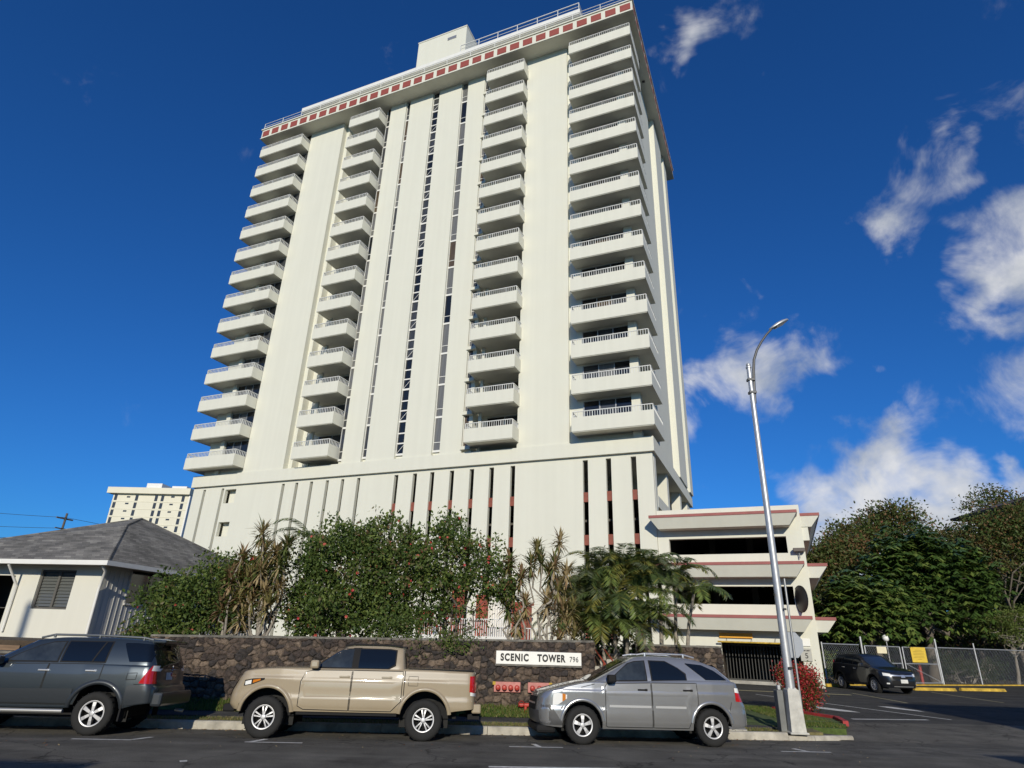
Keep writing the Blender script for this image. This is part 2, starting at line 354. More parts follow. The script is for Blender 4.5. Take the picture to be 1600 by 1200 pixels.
sheet('concrete_walk', stp((6.55, 16.3), (7.55, 16.3), (8.1, 18.2), (8.2, 24), (7.4, 24), (7.3, 18.4)), 0.062, M['concrete'], True)
def wall_y(x): return 18.4 + 0.1 * x
# lawn slope up to the stone wall
mb = MB(); xs = np.linspace(-40, 9.5, 60); vs = []
for x in xs:
    s = x; p = st(s, 17.83); vs.append((p.x, p.y, .058)); vs.append((x, min(wall_y(min(x, 3)) + .3, 40), .30 if x < 3.2 else .10))
mb.add(vs, [(2 * i, 2 * i + 2, 2 * i + 3, 2 * i + 1) for i in range(len(xs) - 1)]); struct(mb.build('lawn', M['turf']))
# right of the sidewalk: small lawn wedge between planter wall, driveway and kerb
sheet('lawn_wedge', [(3.0, 18.5), (8.9, 17.75), (9.45, 18.8), (9.85, 20.2), (9.4, 21.1), (8.9, 22.6), (8.4, 25.2), (4.0, 24)], 0.055, M['turf'], True)
sheet('kerb_lawn', stp((8.4, 16.26), (9.5, 16.3), (9.6, 16.9), (10.1, 18.0), (8.9, 18.0), (8.6, 16.95)), 0.034, M['dryturf'], True)
# driveway and parking lot
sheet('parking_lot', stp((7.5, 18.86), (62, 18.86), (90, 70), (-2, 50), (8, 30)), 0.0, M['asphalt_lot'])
mb = MB()
ap = [st(10.2, 16.12, -.127), st(60, 16.12, -.127), st(60, 18.9, .004), st(10.3, 18.9, .004)]
mb.add([tuple(p) for p in ap], [(0, 1, 2, 3)]); struct(mb.build('driveway_apron', M['asphalt']))
mb = MB(); ap = [st(9.3, 16.4, -.10), st(10.22, 16.14, -.125), st(10.32, 18.9, .006), st(11.5, 22, .006), st(9.5, 22, .03), st(9.9, 18.5, .02)]
mb.add([tuple(p) for p in ap], [tuple(range(6))]); struct(mb.build('driveway_corner', M['asphalt']))
# terrace behind the stone walls, retained soil
poly = [(-60, 12 + 5), (-9.2, 17.75), (2.15, 18.85), (2.2, 21.0), (4.4, 21.25), (6.85, 21.45), (6.9, 23), tuple(fac(-3.4, 38.2)[:2]), tuple(fac(-3.4, 46)[:2]), tuple(fac(-60, 46)[:2]), (-90, 60)]
mb = MB(); mb.prism(poly, -.3, 1.5); struct(mb.build('terrace', M['soil']))
# planted ground beyond the fence
sheet('planting_bed', [(15.0, 37.4), (36, 46.3), (70, 61), (70, 120), (0, 120), (9, 60)], 0.035, M['soil'])

# road markings (4 mm proud)
def mark(name, polys, m, z=.004):
    mb = MB()
    for pl in polys:
        b = len(mb.v); mb.add([(p.x, p.y, p.z + z) for p in pl], [tuple(range(len(pl)))])
    return struct(mb.build(name, m))
def rz(s, n): return st(s, n, road_z(n))
def seg(s0, n0, s1, n1, w):
    a, b = Vector((s0, n0)), Vector((s1, n1)); d = (b - a).normalized(); q = Vector((-d.y, d.x)) * w / 2
    return [rz(*(a - q)), rz(*(b - q)), rz(*(b + q)), rz(*(a + q))]
for s in (-6.25, -3.1, 2.0, 7.65):
    n0 = 13.83
    mark('parking_mark', [seg(s - .56, n0, s + .52, n0, .10), seg(s + (.5 if s < -5 else -.45 if s < 0 else .05), n0 + .05, s + (.66 if s < -5 else -.3 if s < 0 else .0), n0 + .55, .10)], M['line'])
mark('lane_mark', [seg(-4.05, 11.71, -3.95, 11.75, .12), seg(.88, 11.63, 3.1, 11.63, .11)], M['line'])
def lotline(name, a, b, w, m, z=.005):
    a = Vector(a); b = Vector(b); d = (b - a).normalized(); q = Vector((-d.y, d.x)) * w / 2
    mb = MB(); mb.add([(p.x, p.y, z) for p in (a - q, b - q, b + q, a + q)], [(0, 1, 2, 3)]); return struct(mb.build(name, m))
lotline('parking_line', (16.6, 32.0), (16.35, 27.3), .1, M['line_yellow'])
lotline('parking_line', (22.0, 34.5), (21.6, 29.1), .1, M['line_yellow'])
lotline('parking_line', (11.0, 29.3), (14.1, 21.4), .1, M['line'], .006)
lotline('stop_line', (10.6, 20.68), (13.2, 21.15), .16, M['line'], .007)
lotline('ramp_line', (9.2, 31.6), (15.9, 30.75), .35, M['line_yellow'], .008)
mb = MB(); mb.add([(x, y, .006) for x, y in ((10.7, 24.4), (11.45, 23.0), (12.0, 22.75), (11.9, 23.4), (11.2, 24.7))], [(0, 1, 2, 3, 4)]); struct(mb.build('arrow_mark', M['line']))
mb = MB(); mb.add([(x, y, .006) for x, y in ((14.05, 25.4), (14.2, 24.6), (14.75, 23.7), (14.8, 24.2), (14.5, 25.3))], [(0, 1, 2, 3, 4)]); struct(mb.build('arrow_mark', M['line']))
M['redkerb'] = mat('red kerb paint', (0.36, 0.03, 0.03), .7, var=.4, vscale=5)
mb = MB(); pts = [(8.95, 22.4), (9.5, 21.0), (9.85, 20.1), (9.5, 18.9)]
for a, b in zip(pts[:-1], pts[1:]): mb.bar((*a, .06), (*b, .06), .14, .13)
tag(mb.build('red_kerb', M['redkerb']), kind='structure')

# grass blades on the lawn (stuff)
def blades(name, n, region, h, mats, seed):
    r = np.random.default_rng(seed); P = np.array([region(r) for _ in range(n)])
    a = r.uniform(0, 2 * np.pi, n); hh = h * r.uniform(.5, 1.3, n); w = .008
    dx, dy = np.cos(a) * w, np.sin(a) * w; lean = r.normal(0, .35, (n, 2)) * hh[:, None]
    v = np.zeros((n, 3, 3)); v[:, 0] = P - np.c_[dx, dy, 0 * dx]; v[:, 1] = P + np.c_[dx, dy, 0 * dx]; v[:, 2] = P + np.c_[lean, hh]
    me = bpy.data.meshes.new(name); me.from_pydata(v.reshape(-1, 3).tolist(), [], np.arange(3 * n).reshape(-1, 3).tolist())
    for m in mats: me.materials.append(m)
    me.polygons.foreach_set('material_index', r.integers(0, len(mats), n).tolist()); me.update()
    return tag(link(name, me), kind='stuff')
G1 = leafmat('grass blade', (0.07, 0.12, 0.02)); G2 = leafmat('grass blade light', (0.11, 0.15, 0.03)); G3 = leafmat('grass blade dry', (0.20, 0.17, 0.07))
def reg_lawn(r):
    x = r.uniform(-8, 3.2); t = r.uniform(0, 1); p0 = st(x, 17.85); y1 = wall_y(x); return (x, p0.y + (y1 - p0.y) * t, .058 + .24 * t * .97)
blades('grass', 16000, reg_lawn, .07, [G1, G2, G1, G3], 1)
def reg_strip(r):
    s = r.uniform(-9, 8.4); n = r.uniform(16.28, 16.9); p = st(s, n); return (p.x, p.y, .03)
blades('strip_grass', 7000, reg_strip, .04, [G2, G3, G3], 2)
def reg_wedge(r):
    while True:
        x = r.uniform(7.9, 9.8); y = r.uniform(17.9, 23)
        if x < 9.3 - abs(y - 20) * .12: return (x, y, .055)
blades('wedge_grass', 6000, reg_wedge, .06, [G1, G2, G1, G3], 3)
# ================================================================== TOWER
M['red_spandrel'] = mat('rust red paint', (0.22, 0.06, 0.038), .7, var=.2, vscale=3)
TO = (27.0, -38.4, 0.0)
tower = empty('apartment_tower', fac(-27.0, 38.4), YF, 'tall cream concrete apartment tower with rows of balconies and red panelled roof band', 'apartment tower')
def T(name, mb, m, parent=None): return mb.build(name, m, parent or tower)
Z0, ZT, PIT, NF = 14.35, 52.65, 2.73, 14
ZB = [14.72 + PIT * i for i in range(NF)]        # underside of each balcony
# ---- tower wall
mb = MB(TO)
mb.box(-46.4, -6.75, 41.0, 57.4, Z0, ZT)                     # core
mb.box(-46.4, -41.62, 38.6, 41.0, Z0, ZT)                    # wall behind the outer left balconies
mb.box(-41.62, -37.2, 38.4, 41.0, Z0, ZT)                    # A
mb.box(-37.2, -36.8, 38.95, 41.0, Z0, ZT)
mb.box(-36.8, -31.78, 39.7, 41.0, Z0, ZT)                    # recess behind second column
mb.box(-31.78, -31.26, 38.72, 41.0, Z0, ZT)                  # slit 1
mb.box(-31.26, -29.38, 38.4, 41.0, Z0, ZT)                   # B
mb.box(-29.38, -28.9, 38.72, 41.0, Z0, ZT)
mb.box(-28.9, -26.26, 38.4, 41.0, Z0, ZT)                    # C
mb.box(-26.26, -25.5, 38.72, 41.0, Z0, ZT)
mb.box(-25.5, -22.98, 38.4, 41.0, Z0, ZT)                    # D
mb.box(-22.98, -22.27, 38.72, 41.0, Z0, ZT)
mb.box(-22.27, -20.45, 38.4, 41.0, Z0, ZT)                   # E
mb.box(-20.45, -20.02, 38.72, 41.0, Z0, ZT)                  # slit 5
mb.box(-20.02, -19.75, 38.62, 41.0, Z0, ZT)                  # thin fin beside third column
mb.box(-19.75, -16.0, 39.7, 41.0, Z0, ZT)
mb.box(-16.0, -12.1, 38.4, 41.0, Z0, ZT)                     # F
mb.box(-12.1, -7.3, 38.6, 41.0, Z0, ZT)                      # wall behind the corner balconies
mb.box(-6.75, -6.25, 49.7, 54.0, Z0, ZT)                     # side fins
mb.box(-6.75, -6.2, 55.5, 57.4, Z0, ZT)
mb.box(-6.75, -6.62, 42.4, 48.6, Z0, ZT)
T('wall', mb, M['stucco'])
# ---- balconies
def balcony_mesh(u0, u1, d0, dback, sides, wrap=None):
    """parapet box with inset slab; sides: which returns exist"""
    mb = MB(); W = u1 - u0; D = dback - d0; t = .12
    mb.box(0, W, 0, t, 0.05, 1.05)
    mb.box(.05, W - .05, .05, t - .02, 0.0, 0.05)
    if 'l' in sides: mb.box(0, t, t, D, 0.05, 1.05)
    if 'r' in sides: mb.box(W - t, W, t, D, 0.05, 1.05)
    mb.box(t, W - t, t, D, 0.07, 0.26)
    mb.box(-.012, W + .012, -.012, .05, 0.98, 1.02) if False else None
    if wrap == 'r': mb.box(W - t, W, D, D + 2.45, 0.05, 1.05); mb.box(W - 1.25, W - t, D, D + 2.45, .07, .26); mb.box(W - 1.25, W, D + 2.45, D + 2.5, 0.05, 1.05)
    if wrap == 'l': mb.box(0, t, D, D + 2.45, 0.05, 1.05); mb.box(t, 1.1, D, D + 2.45, .07, .26); mb.box(0, 1.1, D + 2.45, D + 2.5, 0.05, 1.05)
    return mb
def rail_mesh(u0, u1, d0, dback, sides, wrap=None, step=.17):
    mb = MB(); W = u1 - u0; D = dback - d0; z0, z1 = 1.05, 1.46
    def run(a, b):
        a = Vector(a); b = Vector(b); mb.bar(a + Vector((0, 0, z1)), b + Vector((0, 0, z1)), .06, .05)
        L = (b - a).length; n = int(L / step)
        for i in range(n + 1):
            p = a + (b - a) * (i / n); w = .05 if i % 8 == 0 else .03
            mb.box(p.x - w / 2, p.x + w / 2, p.y - .02, p.y + .02, z0, z1)
    run((.06, .06, 0), (W - .06, .06, 0))
    if 'l' in sides: run((.06, .12, 0), (.06, D + (2.4 if wrap == 'l' else 0), 0))
    if 'r' in sides: run((W - .06, .12, 0), (W - .06, D + (2.4 if wrap == 'r' else 0), 0))
    return mb
def door_mesh(W, n, h=2.38):
    mb = MB(); w = W / n
    for i in range(n): mb.box(i * w + .03, (i + 1) * w - .03, .03 + .02 * (i % 2), .05 + .02 * (i % 2), .04, h - .04, 1 + (i % 3))
    for i in range(n + 1): mb.box(i * w - .03, i * w + .03, 0, .09, .0, h, 0)
    mb.box(0.03, W - .03, 0.001, .089, h - .05, h + .01, 0); mb.box(.03, W - .03, .001, .089, 0, .04, 0)
    return mb
GL = [M['alu'], M['glass_dark'], M['glass_mid'], M['glass_dark']]
GL2 = [M['alu'], M['glass_mid'], M['glass_curtain'], M['glass_dark']]
GL3 = [M['alu'], M['glass_dark'], M['glass_tan'], M['glass_mid']]
CB = [(-47.45, -41.66, 37.2, 38.6, 'lr', 'l', (-44.4, 2.7, 3)), (-35.42, -31.72, 37.2, 38.9, 'lr', None, (-35.0, 2.9, 2)),
      (-19.66, -15.86, 37.2, 38.9, 'lr', None, (-19.0, 2.9, 2)), (-11.56, -6.02, 37.2, 38.6, 'lr', 'r', (-11.05, 3.4, 3))]
WHITE_ITEMS = {}
for ci, (u0, u1, d0, d1, sides, wrap, (du, dw, dn)) in enumerate(CB):
    dz = d1 if ci in (0, 3) else 39.7
    bm_ = balcony_mesh(u0, u1, d0, d1, sides, wrap)
    if ci in (1, 2): bm_.box(.12 if ci == 2 else .0 - 1.2 * (0), u1 - u0 - .12, d1 - d0, 39.7 - d0, .07, .26)
    proto = bm_.build('balcony', M['stucco_balcony'], tower, (u0 + 27, d0 - 38.4, ZB[0]))
    rail = rail_mesh(u0, u1, d0, d1, sides, wrap).build('railing', M['rail'], proto)
    doors = [door_mesh(dw, dn).build('sliding_door', g, proto, (du - u0, dz - d0 - .1, .26)) for g in (GL, GL2, GL3)]
    for d in doors[1:]: d.parent = None
    for i in range(NF):
        loc = (u0 + 27, d0 - 38.4, ZB[i])
        if i == 0: b = proto
        else:
            b = proto.copy(); COL.objects.link(b); b.parent = tower; b.location = loc
            r = rail.copy(); COL.objects.link(r); r.parent = b
            q = rng.choice(doors).copy(); COL.objects.link(q); q.parent = b; q.location = doors[0].location
    for d in doors[1:]: bpy.data.objects.remove(d)
# white blocks seen on many left balconies beside the doors (painted posts)
mb = MB(TO); mb.box(-44.9, -44.45, 38.35, 38.62, Z0, ZT); T('pilaster', mb, M['stucco'])
mb = MB(TO); mb.box(-7.65, -7.05, 38.3, 38.9, Z0, ZT); T('pilaster', mb, M['stucco'])
mb = MB(TO); mb.box(-35.15, -34.9, 38.75, 38.95, Z0, ZT); T('pilaster', mb, M['stucco'])
mb = MB(TO); mb.box(-19.35, -19.1, 38.75, 38.95, Z0, ZT); T('pilaster', mb, M['stucco'])
# ---- slit windows, one per floor
def slit_mesh(w, kind):
    mb = MB(); h = PIT
    mb.box(0, w, 0, .1, 0, .16, 0)                       # white sill band
    mb.box(0, .035, 0, .08, .16, h, 0); mb.box(w - .035, w, 0.03, .08, .16, h, 0)
    if kind == 3:
        for k, (a, b) in enumerate(((.16, .95), (1.03, 1.78), (1.86, h))):
            mb.box(.05, w - .05, .05, .07, a + (.03 if k else 0), b - .03, 1)
            if k < 2: mb.box(.05, w - .05, 0, .08, b - .03, b + .08, 0)
        mb.bar((.06, .03, .2), (w - .06, .03, .9), .02, .035, 0)
    else:
        mb.box(.05, w - .05, .05, .07, .16, h, 1)
        mb.box(.05, w - .05, .02, .05, .75, .80, 0)
    return mb
SL = [(-31.78, .52, 1), (-29.38, .48, 1), (-26.26, .76, 3), (-22.98, .71, 1), (-20.45, .43, 1)]
for (u, w, kind) in SL:
    protos = [slit_mesh(w, kind).build('window', [M['white'], g], tower, (u + 27, 38.58 - 38.4, ZB[0])) for g in (M['glass_mid'], M['glass_curtain'], M['glass_dark'], M['glass_tan'])]
    wts = [3, 5, 2, 1] if kind == 1 else [3, 0, 4, 0]
    for i in range(NF):
        q = protos[rng.choices(range(4), wts)[0]].copy(); COL.objects.link(q); q.parent = tower; q.location = (u + 27, .18, ZB[i] - .05)
    for p in protos: bpy.data.objects.remove(p)
# small dark sill boxes beside third column
mb = MB(); mb.box(0, .8, 0, .32, -.12, .14); lb = mb.build('ledge_block', M['stucco'], tower, (-20.5 + 27, 38.3 - 38.4, ZB[0]))
for z in ZB[1:]: q = lb.copy(); COL.objects.link(q); q.parent = tower; q.location = (-20.5 + 27, 38.3 - 38.4, z)
# ---- roof slab with red panels
mb = MB(TO); mb.box(-47.6, -5.65, 36.95, 59.5, ZT, 54.0); mb.box(-47.7, -5.55, 36.85, 59.6, 53.93, 54.06); mb.box(-47.66, -5.59, 36.89, 59.56, ZT + .02, ZT + .09)
T('roof_slab', mb, [M['stucco']])
PW = 1.3
pm = MB(); pm.box(-.43, .43, -.03, .02, -.36, .36); pm.box(-.47, .47, -.012, .02, .36, .40); pm.box(-.47, .47, -.012, .02, -.40, -.36); pm.box(-.47, -.43, -.012, .02, -.36, .36); pm.box(.43, .47, -.012, .02, -.36, .36)
pp = pm.build('red_panel', M['red'], tower, (-47.6 + .62 + 27, 36.95 - 38.4, 53.32))
for i in range(1, 32): q = pp.copy(); COL.objects.link(q); q.parent = tower; q.location = (-47.6 + .62 + 1.313 * i + 27, 36.95 - 38.4, 53.32)
for i in range(17): q = pp.copy(); COL.objects.link(q); q.parent = tower; q.location = (-5.65 + 27, 37.75 + 1.3 * i - 38.4, 53.32); q.rotation_euler = (0, 0, math.pi / 2)
# soffit fixtures
mb = MB(TO)
for d in (42.2, 44.6): mb.box(-6.35, -6.1, d - .12, d + .12, ZT - .06, ZT)
T('soffit_vent', mb, M['black'])
# ---- roof storey, upper slab, lift house, rails
mb = MB(TO); mb.box(-44.0, -12.2, 41.5, 56, 54.06, 58.3); T('roof_storey', mb, M['stucco'])
mb = MB(TO); mb.box(-45.2, -11.1, 39.5, 57, 58.3, 58.95); T('upper_slab', mb, M['white'])
mb = MB(TO); mb.box(-30.75, -24.55, 41.0, 50, 58.95, 64.9); mb.box(-30.8, -24.5, 40.95, 50.05, 64.85, 65.0); T('lift_house', mb, M['stucco'])
mb = MB(TO); mb.box(-26.9, -25.8, 40.96, 41.0, 63.6, 64.0); T('louvre', mb, M['alu'])
mb = MB(TO)
for u in np.arange(-24.3, -11.0, 2.18): mb.box(u - .03, u + .03, 39.6, 39.66, 58.95, 60.0)
mb.box(-24.3, -11.2, 39.6, 39.66, 59.95, 60.02); mb.box(-24.3, -11.2, 39.61, 39.65, 59.45, 59.49)
mb.box(-11.26, -11.2, 39.66, 56, 59.95, 60.02)
T('upper_railing', mb, M['rail'])
mb = MB(TO)
for u in np.arange(-47.5, -5.7, 2.6): mb.box(u - .025, u + .025, 37.0, 37.05, 54.06, 54.95)
for z in (54.5, 54.9): mb.box(-47.5, -5.75, 37.005, 37.045, z, z + .04)
mb.box(-5.8, -5.75, 37.05, 59, 54.9, 54.94)
T('roof_railing', mb, M['rail'])
# ---- cornice and podium
mb = MB(TO); mb.box(-47.3, -6.35, 38.3, 57.6, 13.36, 14.35); T('cornice', mb, M['stucco'])
SLITS = [-45.83, -43.67, -36.97, -35.56, -34.05, -32.46, -30.96, -29.43, -25.96, -24.31, -22.82, -21.16, -19.53, -17.95, -16.31, -11.02, -9.43, -7.76]
def sw(u): return .30 if u < -28 else .36
mb = MB(TO); prev = -47.15
ZP = 13.36
for i, u in enumerate(SLITS):
    a, b = u - sw(u) / 2, u + sw(u) / 2
    if i == 2:   # panel with two square openings
        mb.box(prev, -43.34, 38.55, 38.84, 0, ZP); mb.box(-42.1, a, 38.55, 38.84, 0, ZP)
        zz = [0, 9.0, 10.2, 11.8, 13.0, ZP]
        for z0, z1 in ((0, 9.0), (10.2, 11.8), (13.0, ZP)): mb.box(-43.34, -42.1, 38.55, 38.84, z0, z1)
        mb.box(-43.4, -42.0, 39.15, 39.3, 8, 13.3)
    else: mb.box(prev, a, 38.55, 38.84, 0, ZP)
    mb.box(a, b, 38.55, 38.84, 13.13, ZP)
    prev = b
mb.box(prev, -6.52, 38.55, 38.84, 0, ZP)
mb.box(-47.15, -46.8, 39.0, 57, 0, ZP)
mb.box(-46.8, -27.9, 42.6, 43.0, 0, ZP)
mb.box(-27.9, -6.9, 45.6, 46, 0, ZP)
mb.box(-46.8, -6.9, 57.0, 57.3, 0, ZP)
# right side wall: parapet, pier and column below the open deck
mb.box(-6.82, -6.52, 39.0, 39.7, 9.3, ZP); mb.box(-6.8, -6.55, 39.7, 57, 9.3, 9.6)
mb.box(-6.85, -6.5, 39.72, 44, 10.0, 10.75); mb.box(-7.6, -6.85, 43.7, 44.0, 9.6, 10.75)
mb.box(-7.3, -6.6, 44.5, 45.3, 9.6, ZP); mb.box(-7.3, -6.6, 51, 51.8, 9.6, ZP); mb.box(-8.5, -6.55, 55, 57, 9.3, ZP)
T('podium_wall', mb, M['stucco'])
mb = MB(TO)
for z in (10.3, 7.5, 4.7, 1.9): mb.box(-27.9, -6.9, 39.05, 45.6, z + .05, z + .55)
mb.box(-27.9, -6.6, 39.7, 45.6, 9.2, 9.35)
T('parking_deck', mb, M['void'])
rp = MB(); rp.box(-.18, .18, 0, .08, -.32, .32)
rpp = None
for u in SLITS:
    if u < -28: continue
    for z in (10.65, 7.87, 5.07, 2.3):
        if rpp is None: rpp = rp.build('red_spandrel', M['red_spandrel'], tower, (u + 27, .28, z)); continue
        q = rpp.copy(); COL.objects.link(q); q.parent = tower; q.location = (u + 27, .28, z)
# ---- entrance: white stair wall, railings and red piers in front of the podium
mb = MB(TO)
mb.box(-23.5, -14.2, 35.4, 38.5, 1.4, 1.95)
mb.hexa([(-18.3, 36.6, 1.95), (-14.9, 36.6, 1.95), (-14.9, 36.9, 1.95), (-18.3, 36.9, 1.95), (-18.2, 36.6, 2.9), (-14.9, 36.6, 4.4), (-14.9, 36.9, 4.4), (-18.2, 36.9, 2.9)])
T('entrance_stair', mb, M['white'])
mb = MB(TO)
def railrun(a, b, n, h=.95):
    a = Vector(a); b = Vector(b)
    mb.bar(a + Vector((0, 0, h)), b + Vector((0, 0, h)), .05, .05)
    for i in range(n + 1): p = a + (b - a) * (i / n); mb.box(p.x - .02, p.x + .02, p.y - .02, p.y + .02, p.z, p.z + h)
railrun((-23.4, 35.5, 1.95), (-17.3, 35.5, 1.95), 40); railrun((-17.2, 35.5, 1.95), (-14.9, 35.5, 1.95), 16); railrun((-13.9, 35.5, 1.5), (-11.6, 35.5, 1.5), 14)
railrun((-18.2, 36.5, 2.0), (-15.2, 36.5, 3.4), 18)
T('entrance_railing', mb, M['rail'])
for (u, w, zt) in ((-20.8, .5, 3.4), (-18.7, .6, 4.6), (-17.0, .55, 4.3)):
    mb = MB(TO); mb.box(u - w / 2, u + w / 2, 35.7, 36.3, 1.5, zt); T('red_pier', mb, M['red_column'])
mb = MB(TO); mb.box(-14.85, -13.95, 35.6, 36.6, 1.5, 3.75); mb.box(-14.95, -13.85, 35.5, 36.7, 3.75, 3.9); T('red_pier', mb, M['red_column'])

# ================================================================== GARAGE
gar = empty('parking_garage', fac(-2.4, 38.6), YF, 'low cream three level parking garage with red edged slanted ledges beside the tower', 'parking garage')
GO = (2.4, -38.6, 0)
def Gp(name, mb, m): return mb.build(name, m, gar)
mb = MB(GO)
mb.box(-6.5, -5.83, 38.6, 39.0, 0, 9.52); 
mb.box(.74, 1.62, 38.6, 39.0, 0, 9.52)
for z0, z1 in ((7.76, 9.52), (5.03, 6.83), (2.12, 4.06)): mb.box(-5.83, .74, 38.6, 39.0, z0, z1)
mb.box(-5.83, -3.35, 38.6, 39.0, 0, 2.12)
mb.box(.22, .74, 38.6, 39.0, 0, 1.45) if False else None
mb.box(1.3, 1.62, 39.0, 58, 7.6, 9.5); mb.box(1.3, 1.62, 39.0, 58, 4.9, 6.8); mb.box(1.3, 1.62, 39.0, 58, 2.1, 4.05)
for d in (46, 52, 57.6): mb.box(1.1, 1.62, d, d + .5, 0, 9.5)
mb.hexa([(.2, 38.56, 2.1), (.78, 38.56, 2.1), (.78, 38.7, 2.1), (.2, 38.7, 2.1), (.7, 38.56, 2.75), (.78, 38.56, 2.75), (.78, 38.7, 2.75), (.7, 38.7, 2.75)])
Gp('wall', mb, M['stucco'])
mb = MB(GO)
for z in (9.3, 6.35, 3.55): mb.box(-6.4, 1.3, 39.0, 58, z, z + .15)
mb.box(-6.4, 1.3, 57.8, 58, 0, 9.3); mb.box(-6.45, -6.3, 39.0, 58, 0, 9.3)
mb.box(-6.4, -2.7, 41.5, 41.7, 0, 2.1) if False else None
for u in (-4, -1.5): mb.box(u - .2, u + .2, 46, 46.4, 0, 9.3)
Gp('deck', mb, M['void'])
for k, z in enumerate((8.87, 6.09, 3.30)):
    mb = MB(GO)
    # slanted ledge: wide at the top edge, narrow at the bottom
    b = [(-6.3, 38.6, z - .62), (-6.3, 37.72, z - .62), (.98, 37.72, z - .62), (.98, 38.6, z - .62)]
    t = [(-6.75, 38.6, z), (-6.75, 37.4, z), (1.42, 37.4, z), (1.42, 38.6, z)]
    mb.hexa(b + t)
    led = Gp('ledge', mb, M['stucco_balcony'])
    mb = MB(GO); mb.box(-6.78, 1.45, 37.37, 38.6, z, z + .16); mb.build('red_edge', M['redstripe'], led)
    mb = MB(GO)
    b = [(1.62, 38.7, z - .6), (2.14, 38.7, z - .6), (2.14, 57, z - .58), (1.62, 57, z - .58)]
    t = [(1.62, 38.62, z), (2.6, 38.62, z), (2.6, 57.4, z), (1.62, 57.4, z)]
    mb.hexa(b + t)
    if k == 0: mb.box(1.62, 1.95, 38.75, 57, z - 1.35, z - .58)
    led = Gp('side_ledge', mb, M['stucco_balcony'])
    mb = MB(GO); mb.box(1.62, 2.63, 38.59, 57.4, z, z + .16); mb.build('red_edge', M['redstripe'], led)
# gate of dark vertical bars
mb = MB(GO)
for u in np.arange(-3.25, .75, .17): mb.box(u - .02, u + .02, 40.2, 40.24, .12, 2.1)
mb.box(-3.3, .72, 40.19, 40.25, .1, .18); mb.box(-3.3, .72, 40.19, 40.25, 1.9, 1.97)
Gp('gate', mb, mat('dark gate steel', (.045, .045, .042), .5))
mb = MB(GO); mb.box(-3.33, .73, 38.7, 38.85, 0.0, .16); Gp('gate_kerb', mb, M['concrete'])
M['speedsign'] = mat('grey sign', (.42, .41, .36), .6)
def plaque(name, u, d, z, w, h, m, label, cat, lines, tm):
    e = empty(name, fac(u, d, z), YF, label, cat)
    mb = MB(); mb.bbox(-w / 2, w / 2, -.02, .01, -h / 2, h / 2, .008); p = mb.build('panel', m, e)
    for txt, s, x, zz in lines: put_text('lettering', txt, s, p, (x, -.021, zz), tm, bold=.004)
    return e
M['signyellow'] = mat('sign yellow', (.70, .33, .02), .5, var=.1)
M['ink'] = mat('black ink', (.015, .015, .015), .6)
M['signwhite'] = mat('sign white', (.78, .77, .72), .5, var=.05)
plaque('notice_sign', -2.53, 38.5, 2.42, 1.75, .26, M['signyellow'], 'long orange notice sign on the garage beam above its entrance', 'sign', [], M['ink'])
plaque('limit_sign', .92, 38.55, 1.57, .55, .62, M['speedsign'], 'grey square speed limit sign with a 5 on the garage pillar', 'sign', [('5', .36, .02, -.06), ('SPEED LIMIT', .075, 0, .2)], M['ink'])
plaque('name_plate', .92, 38.56, 2.18, .55, .38, M['signwhite'], 'white rectangular plate on the garage pillar above the grey square sign', 'sign', [], M['ink'])
ey = empty('clearance_bar', fac(-1.4, 38.3, 2.08), YF, 'long yellow clearance bar hanging across the garage entrance', 'clearance bar')
mb = MB(); mb.tube([(-2.1, 0, 0), (1.75, 0, 0)], .045, 10); mb.build('bar', M['yellow'], ey)
for x in (-1.6, -.3, .9):
    mb = MB(); mb.tube([(x, 0, .04), (x, .28, .26)], .012, 6); mb.build('hanger', M['galv'], ey)
em = empty('traffic_mirror', fac(1.02, 38.2, 4.35), YF - R_(62), 'round dark traffic mirror fixed to the garage corner', 'mirror')
mb = MB(); mb.lathe([(0.0, .22), (.30, .20), (.55, .12), (.70, .04), (.70, 0.0)], 28, 0, 'y'); mb.build('backing', M['black'], em)
mb = MB(); mb.lathe([(0, -.10), (.3, -.08), (.55, -.03), (.69, .02)], 28, 0, 'y'); mb.build('mirror_face', mat('dull mirror', (.05, .045, .04), .35, .3), em)
mb = MB(); mb.tube([(0, .15, 0), (-.2, .3, 0)], .03, 6); mb.build('bracket', M['galv'], em)
ef = empty('flood_light', fac(1.3, 38.5, 6.75), YF, 'small brown flood light on the garage corner pillar', 'flood light')
mb = MB(); mb.bbox(-.3, .3, -.32, .0, .1, .3, .03); mb.build('housing', mat('bronze paint', (.09, .07, .06), .5), ef)
mb = MB(); mb.tube([(0, -.1, .1), (0, -.05, -.25)], .03, 8); mb.build('arm', M['alu'], ef)
